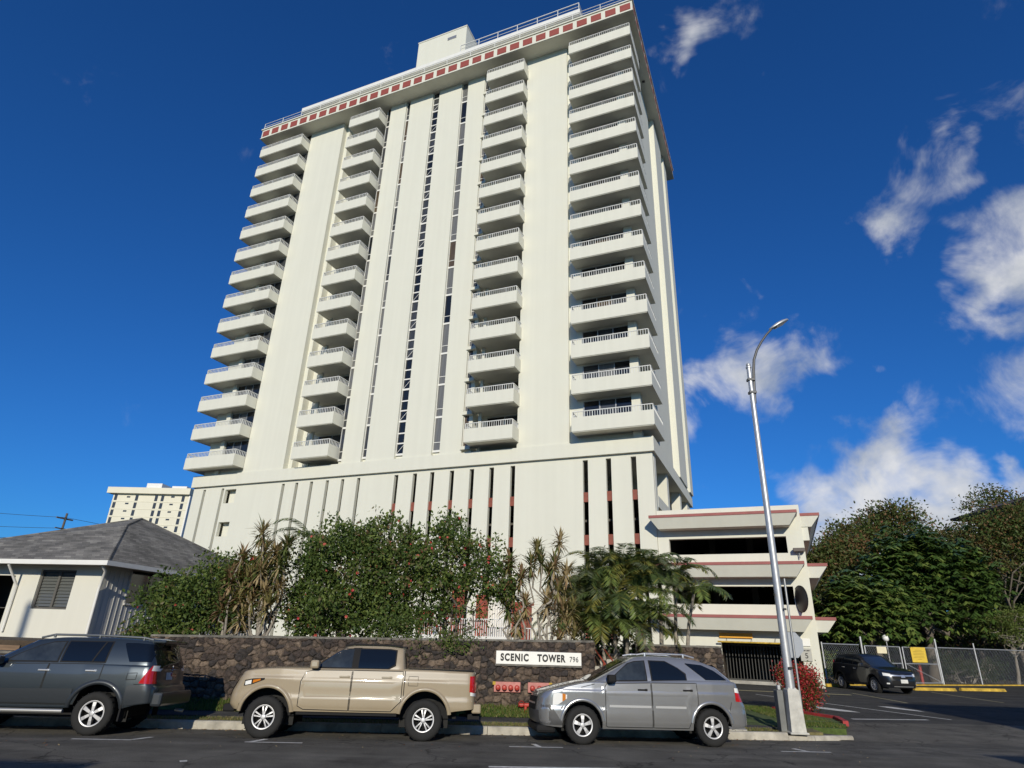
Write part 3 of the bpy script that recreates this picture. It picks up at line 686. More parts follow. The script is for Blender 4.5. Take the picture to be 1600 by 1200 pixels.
# ================================================================== STONE WALLS
def voronoi_wall(name, label, poly, z0f, z1f, thick, seed, cell=.27, cap=True, res=.028, category='stone wall'):
    """mortared lava rock wall: every stone modelled in relief; poly = list of (x, y) along the face, seen side on the right hand of travel"""
    e = empty(name, (poly[0][0], poly[0][1], 0), 0, label, category)
    r = np.random.default_rng(seed); ox, oy = poly[0]
    L = [0.0]
    for a, b in zip(poly[:-1], poly[1:]): L.append(L[-1] + math.hypot(b[0] - a[0], b[1] - a[1]))
    nx = int(L[-1] / res); zmax = max(z1f(x) for x, y in poly); zmin = min(z0f(x) for x, y in poly); nz = max(3, int((zmax - zmin) / res))
    S = np.linspace(0, L[-1], nx)
    PX = np.interp(S, L, [p[0] for p in poly]); PY = np.interp(S, L, [p[1] for p in poly])
    TXx = np.gradient(PX); TYy = np.gradient(PY); nn = np.hypot(TXx, TYy); TXx /= nn; TYy /= nn
    Z0 = np.array([z0f(x) for x in PX]); Z1 = np.array([z1f(x) for x in PX])
    T_ = np.linspace(0, 1, nz); ZZ = Z0[:, None] + (Z1 - Z0)[:, None] * T_[None]
    # stone seeds, jittered rows
    seeds = []
    z = zmin - .1; row = 0
    while z < zmax + .2:
        x = -.2 + (row % 2) * cell * .5
        while x < L[-1] + .3: seeds.append((x + r.uniform(-.42, .42) * cell, z + r.uniform(-.36, .36) * cell)); x += cell * r.uniform(.75, 1.5)
        z += cell * .72; row += 1
    seeds = np.array(seeds); tone = r.uniform(0, 1, len(seeds)); prot = r.uniform(.6, 1.3, len(seeds)); tilt = r.normal(0, .12, (len(seeds), 2))
    G = np.stack([np.repeat(S[:, None], nz, 1), ZZ], -1).reshape(-1, 2)
    wob = np.stack([np.sin(G[:, 1] * 23 + G[:, 0] * 7) + np.sin(G[:, 0] * 31), np.sin(G[:, 0] * 19 - G[:, 1] * 11) + np.sin(G[:, 1] * 37)], -1) * .012
    Gw = G + wob; d1 = np.full(len(G), 9.); d2 = np.full(len(G), 9.); i1 = np.zeros(len(G), int)
    for k in range(0, len(G), 4000):
        D = np.hypot((Gw[k:k + 4000, None, 0] - seeds[None, :, 0]) * .85, Gw[k:k + 4000, None, 1] - seeds[None, :, 1])
        p = np.argpartition(D, 1, 1)[:, :2]; a = np.take_along_axis(D, p, 1); o = np.argsort(a, 1); p = np.take_along_axis(p, o, 1); a = np.take_along_axis(a, o, 1)
        d1[k:k + 4000] = a[:, 0]; d2[k:k + 4000] = a[:, 1]; i1[k:k + 4000] = p[:, 0]
    edge = (d2 - d1) / cell
    h = np.clip(edge / .34, 0, 1); h = np.sqrt(h) * .068 * prot[i1] + (np.clip(edge, 0, .4) * ((G - seeds[i1]) * tilt[i1]).sum(1)) * .8
    h += r.normal(0, .0035, len(h)) * (edge > .1)
    nyx, nyy = TYy, -TXx    # outward (towards the street) for travel in +x
    X = np.repeat(PX[:, None], nz, 1).ravel() + np.repeat(nyx[:, None], nz, 1).ravel() * h - ox
    Y = np.repeat(PY[:, None], nz, 1).ravel() + np.repeat(nyy[:, None], nz, 1).ravel() * h - oy
    V = np.stack([X, Y, ZZ.ravel()], -1)
    idx = np.arange(nx * nz).reshape(nx, nz)
    F = np.stack([idx[:-1, :-1], idx[1:, :-1], idx[1:, 1:], idx[:-1, 1:]], -1).reshape(-1, 4)
    me = bpy.data.meshes.new('stone_face'); me.from_pydata(V.tolist(), [], F.tolist())
    ca = me.color_attributes.new('stone', 'FLOAT_COLOR', 'POINT')
    base = np.array([[.042, .031, .026], [.068, .049, .038], [.092, .067, .049], [.033, .027, .025], [.135, .10, .073]])
    c = base[(tone * 4.999).astype(int)][i1]; mort = np.array([.085, .08, .07]); f = np.clip(edge / .07, 0, 1)[:, None]; c = mort * .35 * (1 - f) + c * f
    ca.data.foreach_set('color', np.c_[c, np.ones(len(c))].ravel().astype(np.float32))
    me.materials.append(M['lava']); me.update(); link('stone_face', me, e)
    # body and cap
    mb = MB((-ox, -oy, 0))
    n = len(poly)
    for (a, b) in zip(poly[:-1], poly[1:]):
        d = Vector((b[0] - a[0], b[1] - a[1], 0)).normalized(); q = Vector((-d.y, d.x, 0)) * thick; p0 = Vector((*a, 0)) + Vector((-d.y, d.x, 0)) * .004; p1 = Vector((*b, 0)) + Vector((-d.y, d.x, 0)) * .004
        mb.hexa([(p0.x, p0.y, z0f(a[0])), (p1.x, p1.y, z0f(b[0])), (p1.x + q.x, p1.y + q.y, z0f(b[0])), (p0.x + q.x, p0.y + q.y, z0f(a[0])),
                 (p0.x, p0.y, z1f(a[0]) - .005), (p1.x, p1.y, z1f(b[0]) - .005), (p1.x + q.x, p1.y + q.y, z1f(b[0]) - .005), (p0.x + q.x, p0.y + q.y, z1f(a[0]) - .005)])
    mb.build('wall_core', M['lavacore'], e)
    if cap:
        mb = MB((-ox, -oy, 0))
        for (a, b) in zip(poly[:-1], poly[1:]):
            d = Vector((b[0] - a[0], b[1] - a[1], 0)).normalized(); q = Vector((-d.y, d.x, 0)); p0 = Vector((*a, 0)) - q * .05; p1 = Vector((*b, 0)) - q * .05; q = q * (thick + .08)
            za, zb = z1f(a[0]), z1f(b[0])
            mb.hexa([(p0.x, p0.y, za - .01), (p1.x, p1.y, zb - .01), (p1.x + q.x, p1.y + q.y, zb - .01), (p0.x + q.x, p0.y + q.y, za - .01), (p0.x, p0.y, za + .045), (p1.x, p1.y, zb + .045), (p1.x + q.x, p1.y + q.y, zb + .045), (p0.x + q.x, p0.y + q.y, za + .045)])
        mb.build('cap', M['cap'], e)
    return e
m = mat('lava rock', (.1, .08, .06), .9, bump=.7, bscale=45); n_ = m.node_tree
at = n_.nodes.new('ShaderNodeVertexColor'); at.layer_name = 'stone'
tn = n_.nodes.new('ShaderNodeTexNoise'); tn.inputs['Scale'].default_value = 14; tn.inputs['Detail'].default_value = 6; tcn = n_.nodes.new('ShaderNodeTexCoord'); n_.links.new(tcn.outputs['Object'], tn.inputs['Vector'])
mr = n_.nodes.new('ShaderNodeMapRange'); mr.inputs['From Min'].default_value = .3; mr.inputs['From Max'].default_value = .7; mr.inputs['To Min'].default_value = .62; mr.inputs['To Max'].default_value = 1.5; n_.links.new(tn.outputs['Fac'], mr.inputs['Value'])
vm = n_.nodes.new('ShaderNodeVectorMath'); vm.operation = 'SCALE'; n_.links.new(at.outputs['Color'], vm.inputs[0]); n_.links.new(mr.outputs[0], vm.inputs['Scale']); n_.links.new(vm.outputs[0], n_.nodes['Principled BSDF'].inputs['Base Color'])
M['lava'] = m
M['lavacore'] = mat('lava rock core', (.07, .055, .045), .95, var=.5, vscale=6, bump=.8, bscale=20)
M['cap'] = mat('grey mortar cap', (.16, .15, .13), .95, var=.5, vscale=5, bump=.7, bscale=30)
voronoi_wall('stone_wall', 'dark lava rock retaining wall with pale sign set into it', [(-9.3, wall_y(-9.3)), (-3, wall_y(-3)), (2.5, wall_y(2.5)), (2.62, wall_y(2.5) + .9)], lambda x: .02, lambda x: 1.72 + (x + 9) * .0165, .35, 5, .185, res=.020)
voronoi_wall('planter_wall', 'short lava rock planter wall under the palm clump beside the driveway', [(4.35, 22.0), (4.36, 21.0), (6.92, 21.0), (6.95, 22.6)], lambda x: .03, lambda x: 1.86, .3, 6, .18, res=.022)
voronoi_wall('low_wall', 'low pale rubble wall in front of the house at the left edge', [(-20, 16.3), (-9.9, 17.3)], lambda x: .05, lambda x: 1.22, .3, 8, .3)
# ---- sign on the wall
SA = math.atan(.1)
def on_wall(x, off, z): return Vector((x + math.sin(SA) * off, wall_y(x) - math.cos(SA) * off, z))
es = empty('building_sign', on_wall(.985, .125, 1.46), SA, 'white sign board reading SCENIC TOWER 796 set on the lava rock wall', 'sign')
mb = MB(); mb.bbox(-1.19, 1.19, 0, .11, -.165, .165, .008); bd = mb.build('board', M['signwhite'], es)
mb = MB(); mb.box(-1.21, 1.21, .02, .12, -.21, -.165); mb.build('ledge', M['cap'], es)
put_text('lettering', 'SCENIC', .245, bd, (-.68, -.002, .0), M['ink'], sx=.80, bold=.012, spacing=1.22)
put_text('lettering', 'TOWER', .245, bd, (.34, -.002, .0), M['ink'], sx=.80, bold=.012, spacing=1.18)
put_text('lettering', '796', .19, bd, (.98, -.002, -.012), mat('grey ink', (.10, .10, .10), .6), sx=.8, bold=.004, spacing=1.15)
# ---- fire department connections
M['valve_red'] = mat('valve red', (.42, .05, .035), .45, var=.2, vscale=8)
M['valve_plate'] = mat('pink plate', (.50, .20, .17), .6, var=.3, vscale=7)
for xs_, w, nv, lab in ((.13, .72, 4, 'red plate with four fire hose inlets on the lava rock wall'), (1.0, .62, 3, 'red plate with three fire hose inlets beside the silver SUV hood')):
    e = empty('fire_inlet', on_wall(xs_, .115, .73), SA, lab, 'fire inlet', 'fire hose inlets on the stone wall')
    mb = MB(); mb.bbox(-w / 2, w / 2, -.01, .06, -.125, .125, .01); mb.build('plate', M['valve_plate'], e)
    for i in range(nv):
        x = -w / 2 + w * (i + .6) / (nv + .2)
        mb = MB(); mb.lathe([(0, -.13), (.05, -.13), (.066, -.11), (.066, -.05), (.05, -.04), (.05, 0)], 16, 0, 'y', (x, 0, -.01)); mb.build('valve', M['valve_red'], e)
    sgn = -1 if nv == 4 else 1
    mb = MB(); mb.box(sgn * w / 2 - .04, sgn * w / 2 + .04, -.02, .03, .05, .13); mb.build('tag', M['yellow'], e)
e = empty('hose_valve', on_wall(.62, .25, .30), SA, 'low red hose valve on the grass at the foot of the wall', 'valve')
mb = MB(); mb.tube([(-.2, 0, .02), (.2, 0, .02)], .05, 10); mb.tube([(0, 0, -.2), (0, 0, .04)], .04, 10); mb.tube([(.12, 0, .02), (.12, -.1, .05)], .045, 10); mb.build('body', M['valve_red'], e)
mb = MB(); mb.lathe([(.07, -.012), (.082, 0), (.07, .012), (.06, 0), (.07, -.012)], 16, 0, 'y', (-.12, -.06, .05)); mb.build('hand_wheel', M['valve_red'], e)
# hand rail at the entrance steps
e = empty('hand_rail', (3.15, 19.6, 0), 0, 'dark red sloping handrail at the entrance steps between the two rock walls', 'handrail')
mb = MB(); mb.tube([(0, 0, 0), (-.0, .05, 1.15), (-.28, 1.3, 1.75), (-.28, 1.3, .9)], .025, 8); mb.build('rail', M['red_column'], e)
mb = MB(); mb.tube([(.3, 0, 0), (.3, .05, 1.15), (.02, 1.3, 1.75), (.02, 1.3, .9)], .025, 8); mb.build('rail', M['red_column'], e)
mb = MB()
for i in range(7): mb.box(2.55, 4.35, 19.3 + .3 * i, 21.4, .02 + .2 * i, .22 + .2 * i)
struct(mb.build('entrance_steps', M['concrete']))

# ================================================================== HOUSE
HY = R_(-10.0)
house = empty('bungalow', (-12.95, 20.5, 1.35), HY, 'low cream bungalow with grey shingle hip roof at the left edge', 'house')
# local: x along the front (negative = left), y into the lot, corner of the walls at (0, 0)
M['hwall'] = streak('house stucco', (0.62, 0.605, 0.525), .04)
M['siding'] = mat('grey board siding', (.50, .49, .46), .75, var=.1, vscale=3, stretch=(1, 9, .2))
n_ = M['siding'].node_tree
def shingle_mat():
    m = mat('shingles', (.13, .125, .115), .95, bump=.4, bscale=60); n = m.node_tree; p = n.nodes['Principled BSDF']
    tcn = n.nodes.new('ShaderNodeTexCoord')
    b = n.nodes.new('ShaderNodeTexBrick'); b.inputs['Scale'].default_value = 1.0; b.inputs['Brick Width'].default_value = .30; b.inputs['Row Height'].default_value = .075; b.inputs['Mortar Size'].default_value = .004
    b.inputs['Color1'].default_value = (.10, .095, .088, 1); b.inputs['Color2'].default_value = (.20, .19, .17, 1); b.inputs['Mortar'].default_value = (.06, .055, .05, 1); b.offset = .5
    sx = n.nodes.new('ShaderNodeSeparateXYZ'); n.links.new(tcn.outputs['Object'], sx.inputs[0])
    a = n.nodes.new('ShaderNodeMath'); a.operation = 'ADD'; n.links.new(sx.outputs['X'], a.inputs[0]); n.links.new(sx.outputs['Y'], a.inputs[1])
    c = n.nodes.new('ShaderNodeCombineXYZ'); n.links.new(a.outputs[0], c.inputs['X']); n.links.new(sx.outputs['Z'], c.inputs['Y']); n.links.new(c.outputs[0], b.inputs['Vector'])
    t = n.nodes.new('ShaderNodeTexNoise'); t.inputs['Scale'].default_value = 1.3; t.inputs['Detail'].default_value = 6; n.links.new(tcn.outputs['Object'], t.inputs['Vector'])
    mr = n.nodes.new('ShaderNodeMapRange'); mr.inputs['From Min'].default_value = .3; mr.inputs['From Max'].default_value = .7; mr.inputs['To Min'].default_value = .65; mr.inputs['To Max'].default_value = 1.35; n.links.new(t.outputs['Fac'], mr.inputs['Value'])
    vm = n.nodes.new('ShaderNodeVectorMath'); vm.operation = 'SCALE'; n.links.new(b.outputs['Color'], vm.inputs[0]); n.links.new(mr.outputs[0], vm.inputs['Scale']); n.links.new(vm.outputs[0], p.inputs['Base Color'])
    return m
M['shingle'] = shingle_mat()
HZ = 2.28     # eave height above the house base
mb = MB()
HW = HZ + .07
for x0, x1, z0, z1 in ((-.96, 0, 0, HW), (-2.28, -.96, 0, 1.0), (-2.28, -.96, 2.2, HW), (-3.2, -2.28, 0, HW), (-4.4, -3.2, 0, .3), (-9, -4.4, 0, HW), (-4.4, -3.2, 2.0, HW)): mb.box(x0, x1, 0, .2, z0, z1)
mb.box(-9, -0.01, .2, .3, 0, .02); wl_ = mb.build('wall', M['hwall'], house)
mb = MB(); mb.box(-.2, 0, .2, 9, 0, 1.28); mb.box(-.2, 0, .2, 1.25, 1.28, HW); mb.box(-.2, 0, 3.3, 9, 1.28, HW); mb.box(-9, -.2, 8.8, 9, 0, HW); mb.box(-9, -8.8, .3, 8.8, 0, HW)
for y in np.arange(.3, 9, .22): mb.box(0, .014, y, y + .025, 0, 1.28 if 1.25 < y < 3.3 else HZ)
mb.build('side_wall', M['siding'], house)
mb = MB(); mb.box(-.05, .06, 1.2, 3.35, 1.22, 1.28); mb.box(-.05, .03, 1.2, 1.26, 1.28, HZ); mb.build('window_sill', M['siding'], house)
for i, (y0, y1) in enumerate(((1.28, 2.25), (2.3, 3.28))):
    mb = MB(); mb.box(-.12, -.1, y0, y1, 1.28, HZ); mb.build('window', M['glass_dark'], house)
mb = MB(); mb.box(-2.28, -.96, .06, .16, 1.0, 1.06); mb.box(-2.28, -.96, .06, .16, 2.14, 2.2); mb.box(-2.28, -2.22, .06, .16, 1.06, 2.14); mb.box(-1.02, -.96, .06, .16, 1.06, 2.14); mb.box(-1.63, -1.55, .05, .17, 1.06, 2.14)
wfr = mb.build('window', M['void'], house)
mb = MB()
for x0, x1 in ((-2.22, -1.63), (-1.55, -1.02)):
    for k in range(11): z = 1.08 + k * .097; mb.hexa([(x0, .09, z), (x1, .09, z), (x1, .095, z), (x0, .095, z), (x0, .125, z + .09), (x1, .125, z + .09), (x1, .13, z + .09), (x0, .13, z + .09)])
mb.build('louvre', mat('louvre glass', (.10, .105, .10), .15, spec=.6), wfr)
mb = MB(); mb.box(-9, -.25, .35, 8.7, 1.0, 1.02); mb.box(-2.5, -.8, .5, .52, .8, HZ); mb.box(-8.7, -.35, 1.5, 1.52, 0, HZ); mb.box(-1.6, -1.58, .6, 4, 0, HZ); mb.build('interior', M['void'], house)
# roof: hip with small upper ridge
OV = .62; xr, yr = OV, -OV
def roofpts():
    E = [(-9.6, -OV), (OV, -OV), (OV, 9.6), (-9.6, 9.6)]
    return E
mb = MB()
A, B, C_, D_ = (-8.2, -OV, HZ + .16), (OV, -OV, HZ + .16), (OV, 10.6, HZ + .16), (-8.2, 10.6, HZ + .16)
P1, H1 = (-3.4, 5.0, HZ + 2.47), (-1.9, 2.6, HZ + 1.80)
mb.add([A, B, C_, D_, P1, H1], [(0, 1, 5), (0, 5, 4), (1, 2, 5), (5, 2, 4), (2, 3, 4), (3, 0, 4)])
roof = mb.build('roof', M['shingle'], house)
mb = MB(); mb.tube([(OV, -OV, HZ + .18), H1, P1], .045, 6); mb.tube([C_, P1], .045, 6); mb.tube([A, P1], .045, 6); mb.build('hip_cap', M['shingle'], roof)
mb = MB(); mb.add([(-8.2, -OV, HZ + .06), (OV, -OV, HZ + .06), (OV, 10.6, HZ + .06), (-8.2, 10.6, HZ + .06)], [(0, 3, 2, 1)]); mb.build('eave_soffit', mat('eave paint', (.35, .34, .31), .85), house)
mb = MB(); mb.box(-8.25, OV + .10, -OV - .10, -OV, HZ + .03, HZ + .17); mb.box(OV, OV + .10, -OV, 10.6, HZ + .03, HZ + .17); mb.build('gutter', M['white'], house)
mb = MB(); mb.tube([(.42, .1 - OV, HZ), (.40, -.35, HZ - .12), (.1, -.06, HZ - .45), (.06, -.05, HZ - .65), (.06, -.05, 0)], .045, 8); mb.build('downspout', M['white'], house)
mb = MB(); mb.tube([(-2.9, -OV - .02, HZ), (-3.0, -.05, HZ - .6), (-3.0, -.05, .3)], .04, 8); mb.build('downspout', M['white'], house)
# wooden board fence in front at far left
e = empty('board_rail', (-14.5, 17.25, 1.25), .09, 'weathered brown board rail above the low pale wall at the left edge', 'rail')
mb = MB(); mb.box(-4, 1.9, -.03, .03, 0.02, .14); mb.box(-4, 1.9, .05, .1, -.06, .01); mb.build('board', mat('weathered wood', (.20, .13, .08), .9, var=.4, vscale=3, stretch=(.5, 5, 5)), e)

# ================================================================== FAR THINGS
M['farwall'] = mat('far cream paint', (.66, .625, .50), .85, var=.05, vscale=.2)
far = empty('far_tower', (-131.5, 232.5, 0), R_(-3), 'distant pale yellow apartment block rising behind the bungalow roof', 'apartment block')
mb = MB(); mb.box(-14.3, 14.6, -8, 10, 0, 46.4)
for z in np.arange(5, 46, 2.75): mb.box(-14.4, 14.7, -8.1, 10, z, z + .18)
mb.build('wall', M['farwall'], far)
mb = MB(); mb.box(-16.2, 15.2, -9.4, 11, 46.4, 48.6); mb.build('roof', M['farwall'], far)
mb = MB(); mb.box(-2.6, 3.2, -8, 4, 48.6, 50.5); mb.build('lift_house', M['white'], far)
mb = MB(); mb.box(7.2, 12.8, -8, 4, 48.6, 49.6); mb.build('lift_house', M['white'], far)
mb = MB(); mb.box(14.6, 15.1, -8.3, 10, 0, 46.3); mb.build('end_wall', M['white'], far)
fwm = MB(); fwm.box(-.55, .55, -.06, .1, 0, 2.1); fw0 = fwm.build('window', [M['glass_mid']], far, (-13.2, -8, 44.0))
fws = MB(); fws.box(-.65, .65, -.06, .1, 0, .55); fw1 = fws.build('window', [M['glass_mid']], far, (-8.4, -8, 45.0))
for i in range(6):
    z = 43.9 - 2.75 * i
    for x in (-13.2, -5.2, 2.2, 4.6, 12.4):
        if (i, x) == (0, -13.2): continue
        q = fw0.copy(); COL.objects.link(q); q.parent = far; q.location = (x, -8, z)
    for x in (-8.4, 8.4):
        if (i, x) == (0, -8.4): continue
        q = fw1.copy(); COL.objects.link(q); q.parent = far; q.location = (x, -8, z + 1.4)
up_ = empty('utility_pole', (-50.3, 70, 0), 1.35, 'distant wooden utility pole with wires left of the far block', 'utility pole')
mb = MB(); mb.tube([(0, 0, 0), (.25, 0, 13.4)], [.16, .11], 8); mb.build('pole', mat('old pole wood', (.10, .085, .07), .9), up_)
mb = MB(); mb.box(-.9, 1.2, -.06, .06, 12.7, 12.85); mb.box(-.7, 1.0, -.06, .06, 11.6, 11.72); mb.build('crossarm', mat('arm wood', (.12, .10, .08), .9), up_)
ew = []
for k, (za, zb) in enumerate(((12.9, 14.6), (11.7, 12.7), (10.6, 11.3))):
    mb = MB(); pts = []
    for i in range(21):
        t = i / 20; pts.append((-50.2 - 40 * t, 70 - 6 * t, za + (zb - za) * t * 2 - 4 * t * (1 - t) * .9))
    pts = pts[::-1] + [(-50.2 + 30 * i / 10, 70 + 30 * i / 10, za - 1.2 * i / 10 - .6 * math.sin(math.pi * i / 10)) for i in range(1, 11)]
    mb.tube(pts, .022, 5); tag(mb.build('power_line', M['black']), ['top', 'middle', 'lowest'][k] + ' of three thin power wires crossing the sky beside the utility pole', 'power line', 'power lines at the left edge')

# dark house with deep eaves at the right edge
rh = empty('shaded_house', (41.0, 47.0, 0), 0, 'dark brown house with deep overhanging eave behind the trees at the right edge', 'house')
M['brownroof'] = mat('brown roof', (.075, .055, .042), .9, var=.3, vscale=3)
M['brownwall'] = mat('brown wall', (.045, .035, .028), .9, var=.3, vscale=2)
mb = MB(); mb.box(0, 14, 0, 6, 0, 12.4); mb.build('wall', M['brownwall'], rh)
mb = MB(); mb.hexa([(-1.4, -1.5, 12.9), (15.5, -1.5, 12.9), (15.5, 7.2, 12.9), (-1.4, 7.2, 12.9), (5, 2, 15.0), (9, 2, 15.0), (9, 4, 15.0), (5, 4, 15.0)]); mb.box(-1.45, 15.5, -1.55, 7.25, 12.68, 12.9); mb.build('roof', M['brownroof'], rh)
for y in np.arange(.5, 6, 1.3):
    mb = MB(); mb.box(-1.3, 0, y, y + .12, 12.45, 12.68); mb.build('rafter', M['brownwall'], rh)
for y in (.8, 3.4):
    mb = MB(); mb.box(-.06, .02, y, y + 1.8, 8.3, 10.4); mb.build('window', M['glass_dark'], rh)

e = empty('dark_backdrop', (14, 60, 0), 0, 'added dark board backdrop hiding the sky behind the right garden trees', 'fence')  # dark backdrop added so the gaps under the crowns stay dark
mb = MB()
for i in range(120): mb.box(i * .5, i * .5 + .47, 0, .05, 0, 5.2)
mb.build('boards', M['brownwall'], e)
# ---- things behind the camera that shade the street
bk = empty('unseen_shade_block', (0, 0, 0), 0, 'added unseen block behind the viewpoint with raised slab shaped to shade the lot', 'shadow caster')  # unseen block, added for the shadows it throws on lot and driveway
mb = MB(); mb.box(9.8, 44, -20, -5, 0, 7.6); mb.build('wall', M['stucco'], bk)
mb = MB(); mb.box(14.4, 37.2, -21, -5, 9.15, 12.3); mb.build('roof', M['concrete'], bk)  # raised slab, shaped to lay a shadow band across the lot
mb = MB(); mb.box(37.3, 62, -20, -5.2, 7.61, 27.5); mb.build('tall_shade_block', M['stucco'], bk)  # tall block added to keep the far right garden in shade
mb = MB()
for x in (17, 26, 35): mb.box(x - .2, x + .2, -15, -14.6, 7.6, 9.15)
mb.build('column', M['stucco'], bk)
bk2 = empty('street_bungalow', (0, 0, 0), 0, 'plain two storey house with flat roof across the street behind the viewpoint', 'house')
mb = MB(); mb.box(-30, -7.2, -16, -5, 0, 5.5); mb.build('wall', M['hwall'], bk2)
mb = MB(); mb.hexa([(-31, -17, 5.5), (-6.5, -17, 5.5), (-6.5, -4.2, 5.5), (-31, -4.2, 5.5), (-31, -16.9, 5.85), (-6.5, -16.9, 5.85), (-6.5, -4.25, 5.85), (-31, -4.25, 5.85)]); mb.build('roof', M['shingle'], bk2)
e = empty('near_pole', (-15.9, -9, 0), 0, 'wooden pole across the street behind the viewpoint', 'utility pole')
mb = MB(); mb.tube([(0, 0, 0), (0, 0, 14)], [.17, .12], 8); mb.build('pole', mat('near pole wood', (.12, .09, .07), .9), e)

# ================================================================== STREET FURNITURE
lamp = empty('street_lamp', (7.28, 17.0, 0), 0, 'tall galvanised street lamp on flared concrete base with one curved arm', 'street lamp')
M['lampconc'] = mat('lamp base paint', (.50, .49, .45), .8, var=.25, vscale=5, bump=.3, bscale=30)
mb = MB(); 
w0, w1 = .185, .14
mb.hexa([(-w0, -w0, .02), (w0, -w0, .02), (w0, w0, .02), (-w0, w0, .02), (-w1, -w1, .98), (w1, -w1, .98), (w1, w1, .98), (-w1, w1, .98)])
mb.hexa([(-w1 + .02, -w1 + .02, .98), (w1 - .02, -w1 + .02, .98), (w1 - .02, w1 - .02, .98), (-w1 + .02, w1 - .02, .98), (-w1 + .06, -w1 + .06, 1.03), (w1 - .06, -w1 + .06, 1.03), (w1 - .06, w1 - .06, 1.03), (-w1 + .06, w1 - .06, 1.03)])
mb.bbox(-.23, .23, -.23, .23, .0, .05, .02)
mb.build('base', M['lampconc'], lamp)
mb = MB(); mb.tube([(0, 0, 1.0), (0, 0, 3), (0, 0, 6), (0, 0, 9.85)], [.112, .10, .085, .068], 20); mb.build('pole', M['galv'], lamp)
mb = MB(); mb.tube([(0, 0, 9.85), (0, 0, 9.9)], [.085, .085], 14); mb.ball((0, 0, 9.96), .07); mb.build('finial', M['galv'], lamp)
mb = MB(); mb.tube([(.07, 0, 8.7), (.10, 0, 9.3), (.145, 0, 9.8), (.20, 0, 10.15), (.33, 0, 10.48), (.51, 0, 10.78), (.70, 0, 11.04), (.92, 0, 11.28)], [.03, .042, .042, .04, .038, .036, .034, .034], 10); mb.build('arm', mat('dark arm steel', (.10, .10, .10), .5, .4), lamp)
mb = MB(); mb.bbox(-.09, .12, -.09, .09, 9.0, 9.08, .01); mb.bbox(-.09, .12, -.09, .09, 9.42, 9.5, .01); mb.build('clamp', mat('dark clamp steel', (.12, .12, .12), .5, .4), lamp)
mb = MB()
prof = [(-.05, .05, .035), (.08, .10, .06), (.25, .16, .09), (.45, .165, .085), (.60, .12, .06), (.68, .04, .03)]
vs = []; fs = []
for (x, w, h) in prof:
    for k in range(12):
        a = 2 * math.pi * k / 12; hh = h * math.sin(a) * (1 if math.sin(a) > 0 else .55); vs.append((.88 + x * .86 - hh * .5, w * math.cos(a), 11.26 + x * .5 + hh * .86))
for i in range(len(prof) - 1):
    for k in range(12): fs.append((i * 12 + k, i * 12 + (k + 1) % 12, (i + 1) * 12 + (k + 1) % 12, (i + 1) * 12 + k))
fs += [tuple(range(12)), tuple(range(60, 72))]
mb.add(vs, fs, 0, True); head = mb.build('lamp_head', M['galv'], lamp)
mb = MB(); mb.hexa([(1.03, -.1, 11.285), (1.33, -.11, 11.46), (1.33, .11, 11.46), (1.03, .1, 11.285), (1.01, -.1, 11.33), (1.31, -.11, 11.50), (1.31, .11, 11.50), (1.01, .1, 11.33)]); mb.build('lens', mat('lamp lens', (.05, .05, .05), .3), head)
mb = MB(); mb.box(-.155, -.13, -.12, -.05, 3.2, 3.26); mb.box(.02, .10, -.16, -.14, 2.85, 2.9); mb.box(-.05, .05, -.17, -.14, 1.45, 1.5); mb.build('bracket', M['black'], lamp)
e = empty('side_box', (7.01, 17.14, 0), 0, 'narrow grey box standing left of the street lamp base', 'utility box')
mb = MB(); mb.bbox(-.075, .075, -.12, .12, 0, .95, .015); mb.build('box_body', mat('grey cabinet', (.16, .165, .16), .6, var=.2), e)  # plain dark grey upright block beside the lamp pedestal
mb = MB(); mb.bbox(-.05, .03, -.13, .0, .95, 1.06, .02); mb.build('cap', M['galv'], e)
e = empty('stop_sign', (8.6, 19.5, 0), R_(9), 'octagonal traffic sign seen from its grey back on a thin post', 'traffic sign')
mb = MB(); mb.tube([(0, 0, 0), (0, 0, 3.9)], .032, 8); mb.build('post', M['alu'], e)
mb = MB(); mb.prism([(.38 * math.cos(math.pi / 8 + k * math.pi / 4), .38 * math.sin(math.pi / 8 + k * math.pi / 4)) for k in range(8)], -.004, .004); o = mb.build('panel', mat('bare aluminium', (.44, .47, .51), .45, .3), e, (0, .05, 2.02)); o.rotation_euler = (math.pi / 2, 0, 0)

# chain link fence
M['chain'] = bpy.data.materials.new('chain link'); m = M['chain']; m.use_nodes = True; n = m.node_tree; p = n.nodes['Principled BSDF']; o_ = [x for x in n.nodes if x.type == 'OUTPUT_MATERIAL'][0]
p.inputs['Base Color'].default_value = (.35, .36, .36, 1); p.inputs['Metallic'].default_value = .5; p.inputs['Roughness'].default_value = .5
def fx(x): return 30 + .42 * x
FA = math.atan(.42)
fence = empty('chain_fence', (18.25, fx(18.25), 0), FA, 'chain link fence with galvanised posts along the back of the parking lot', 'fence')
def flen(x): return (x - 18.25) / math.cos(FA)
def mesh_panel(mb, a, b, z0, z1, pitch=.16):
    """crossed wires of the chain link at real thickness"""
    L = b - a; H = z1 - z0; k = -H
    while k < L:
        for sgn in (1, -1):
            x0, x1 = k, k + H
            za, zb = (z0, z1) if sgn > 0 else (z1, z0)
            t0 = max(0, (0 - x0) / H); t1 = min(1, (L - x0) / H)
            if t1 > t0: mb.bar((a + x0 + H * t0, 0, za + (zb - za) * t0), (a + x0 + H * t1, 0, za + (zb - za) * t1), .005, .005)
        k += pitch
runs = [(18.25, 21.0), (27.5, 30.77), (30.77, 35.89), (35.89, 41.11)]
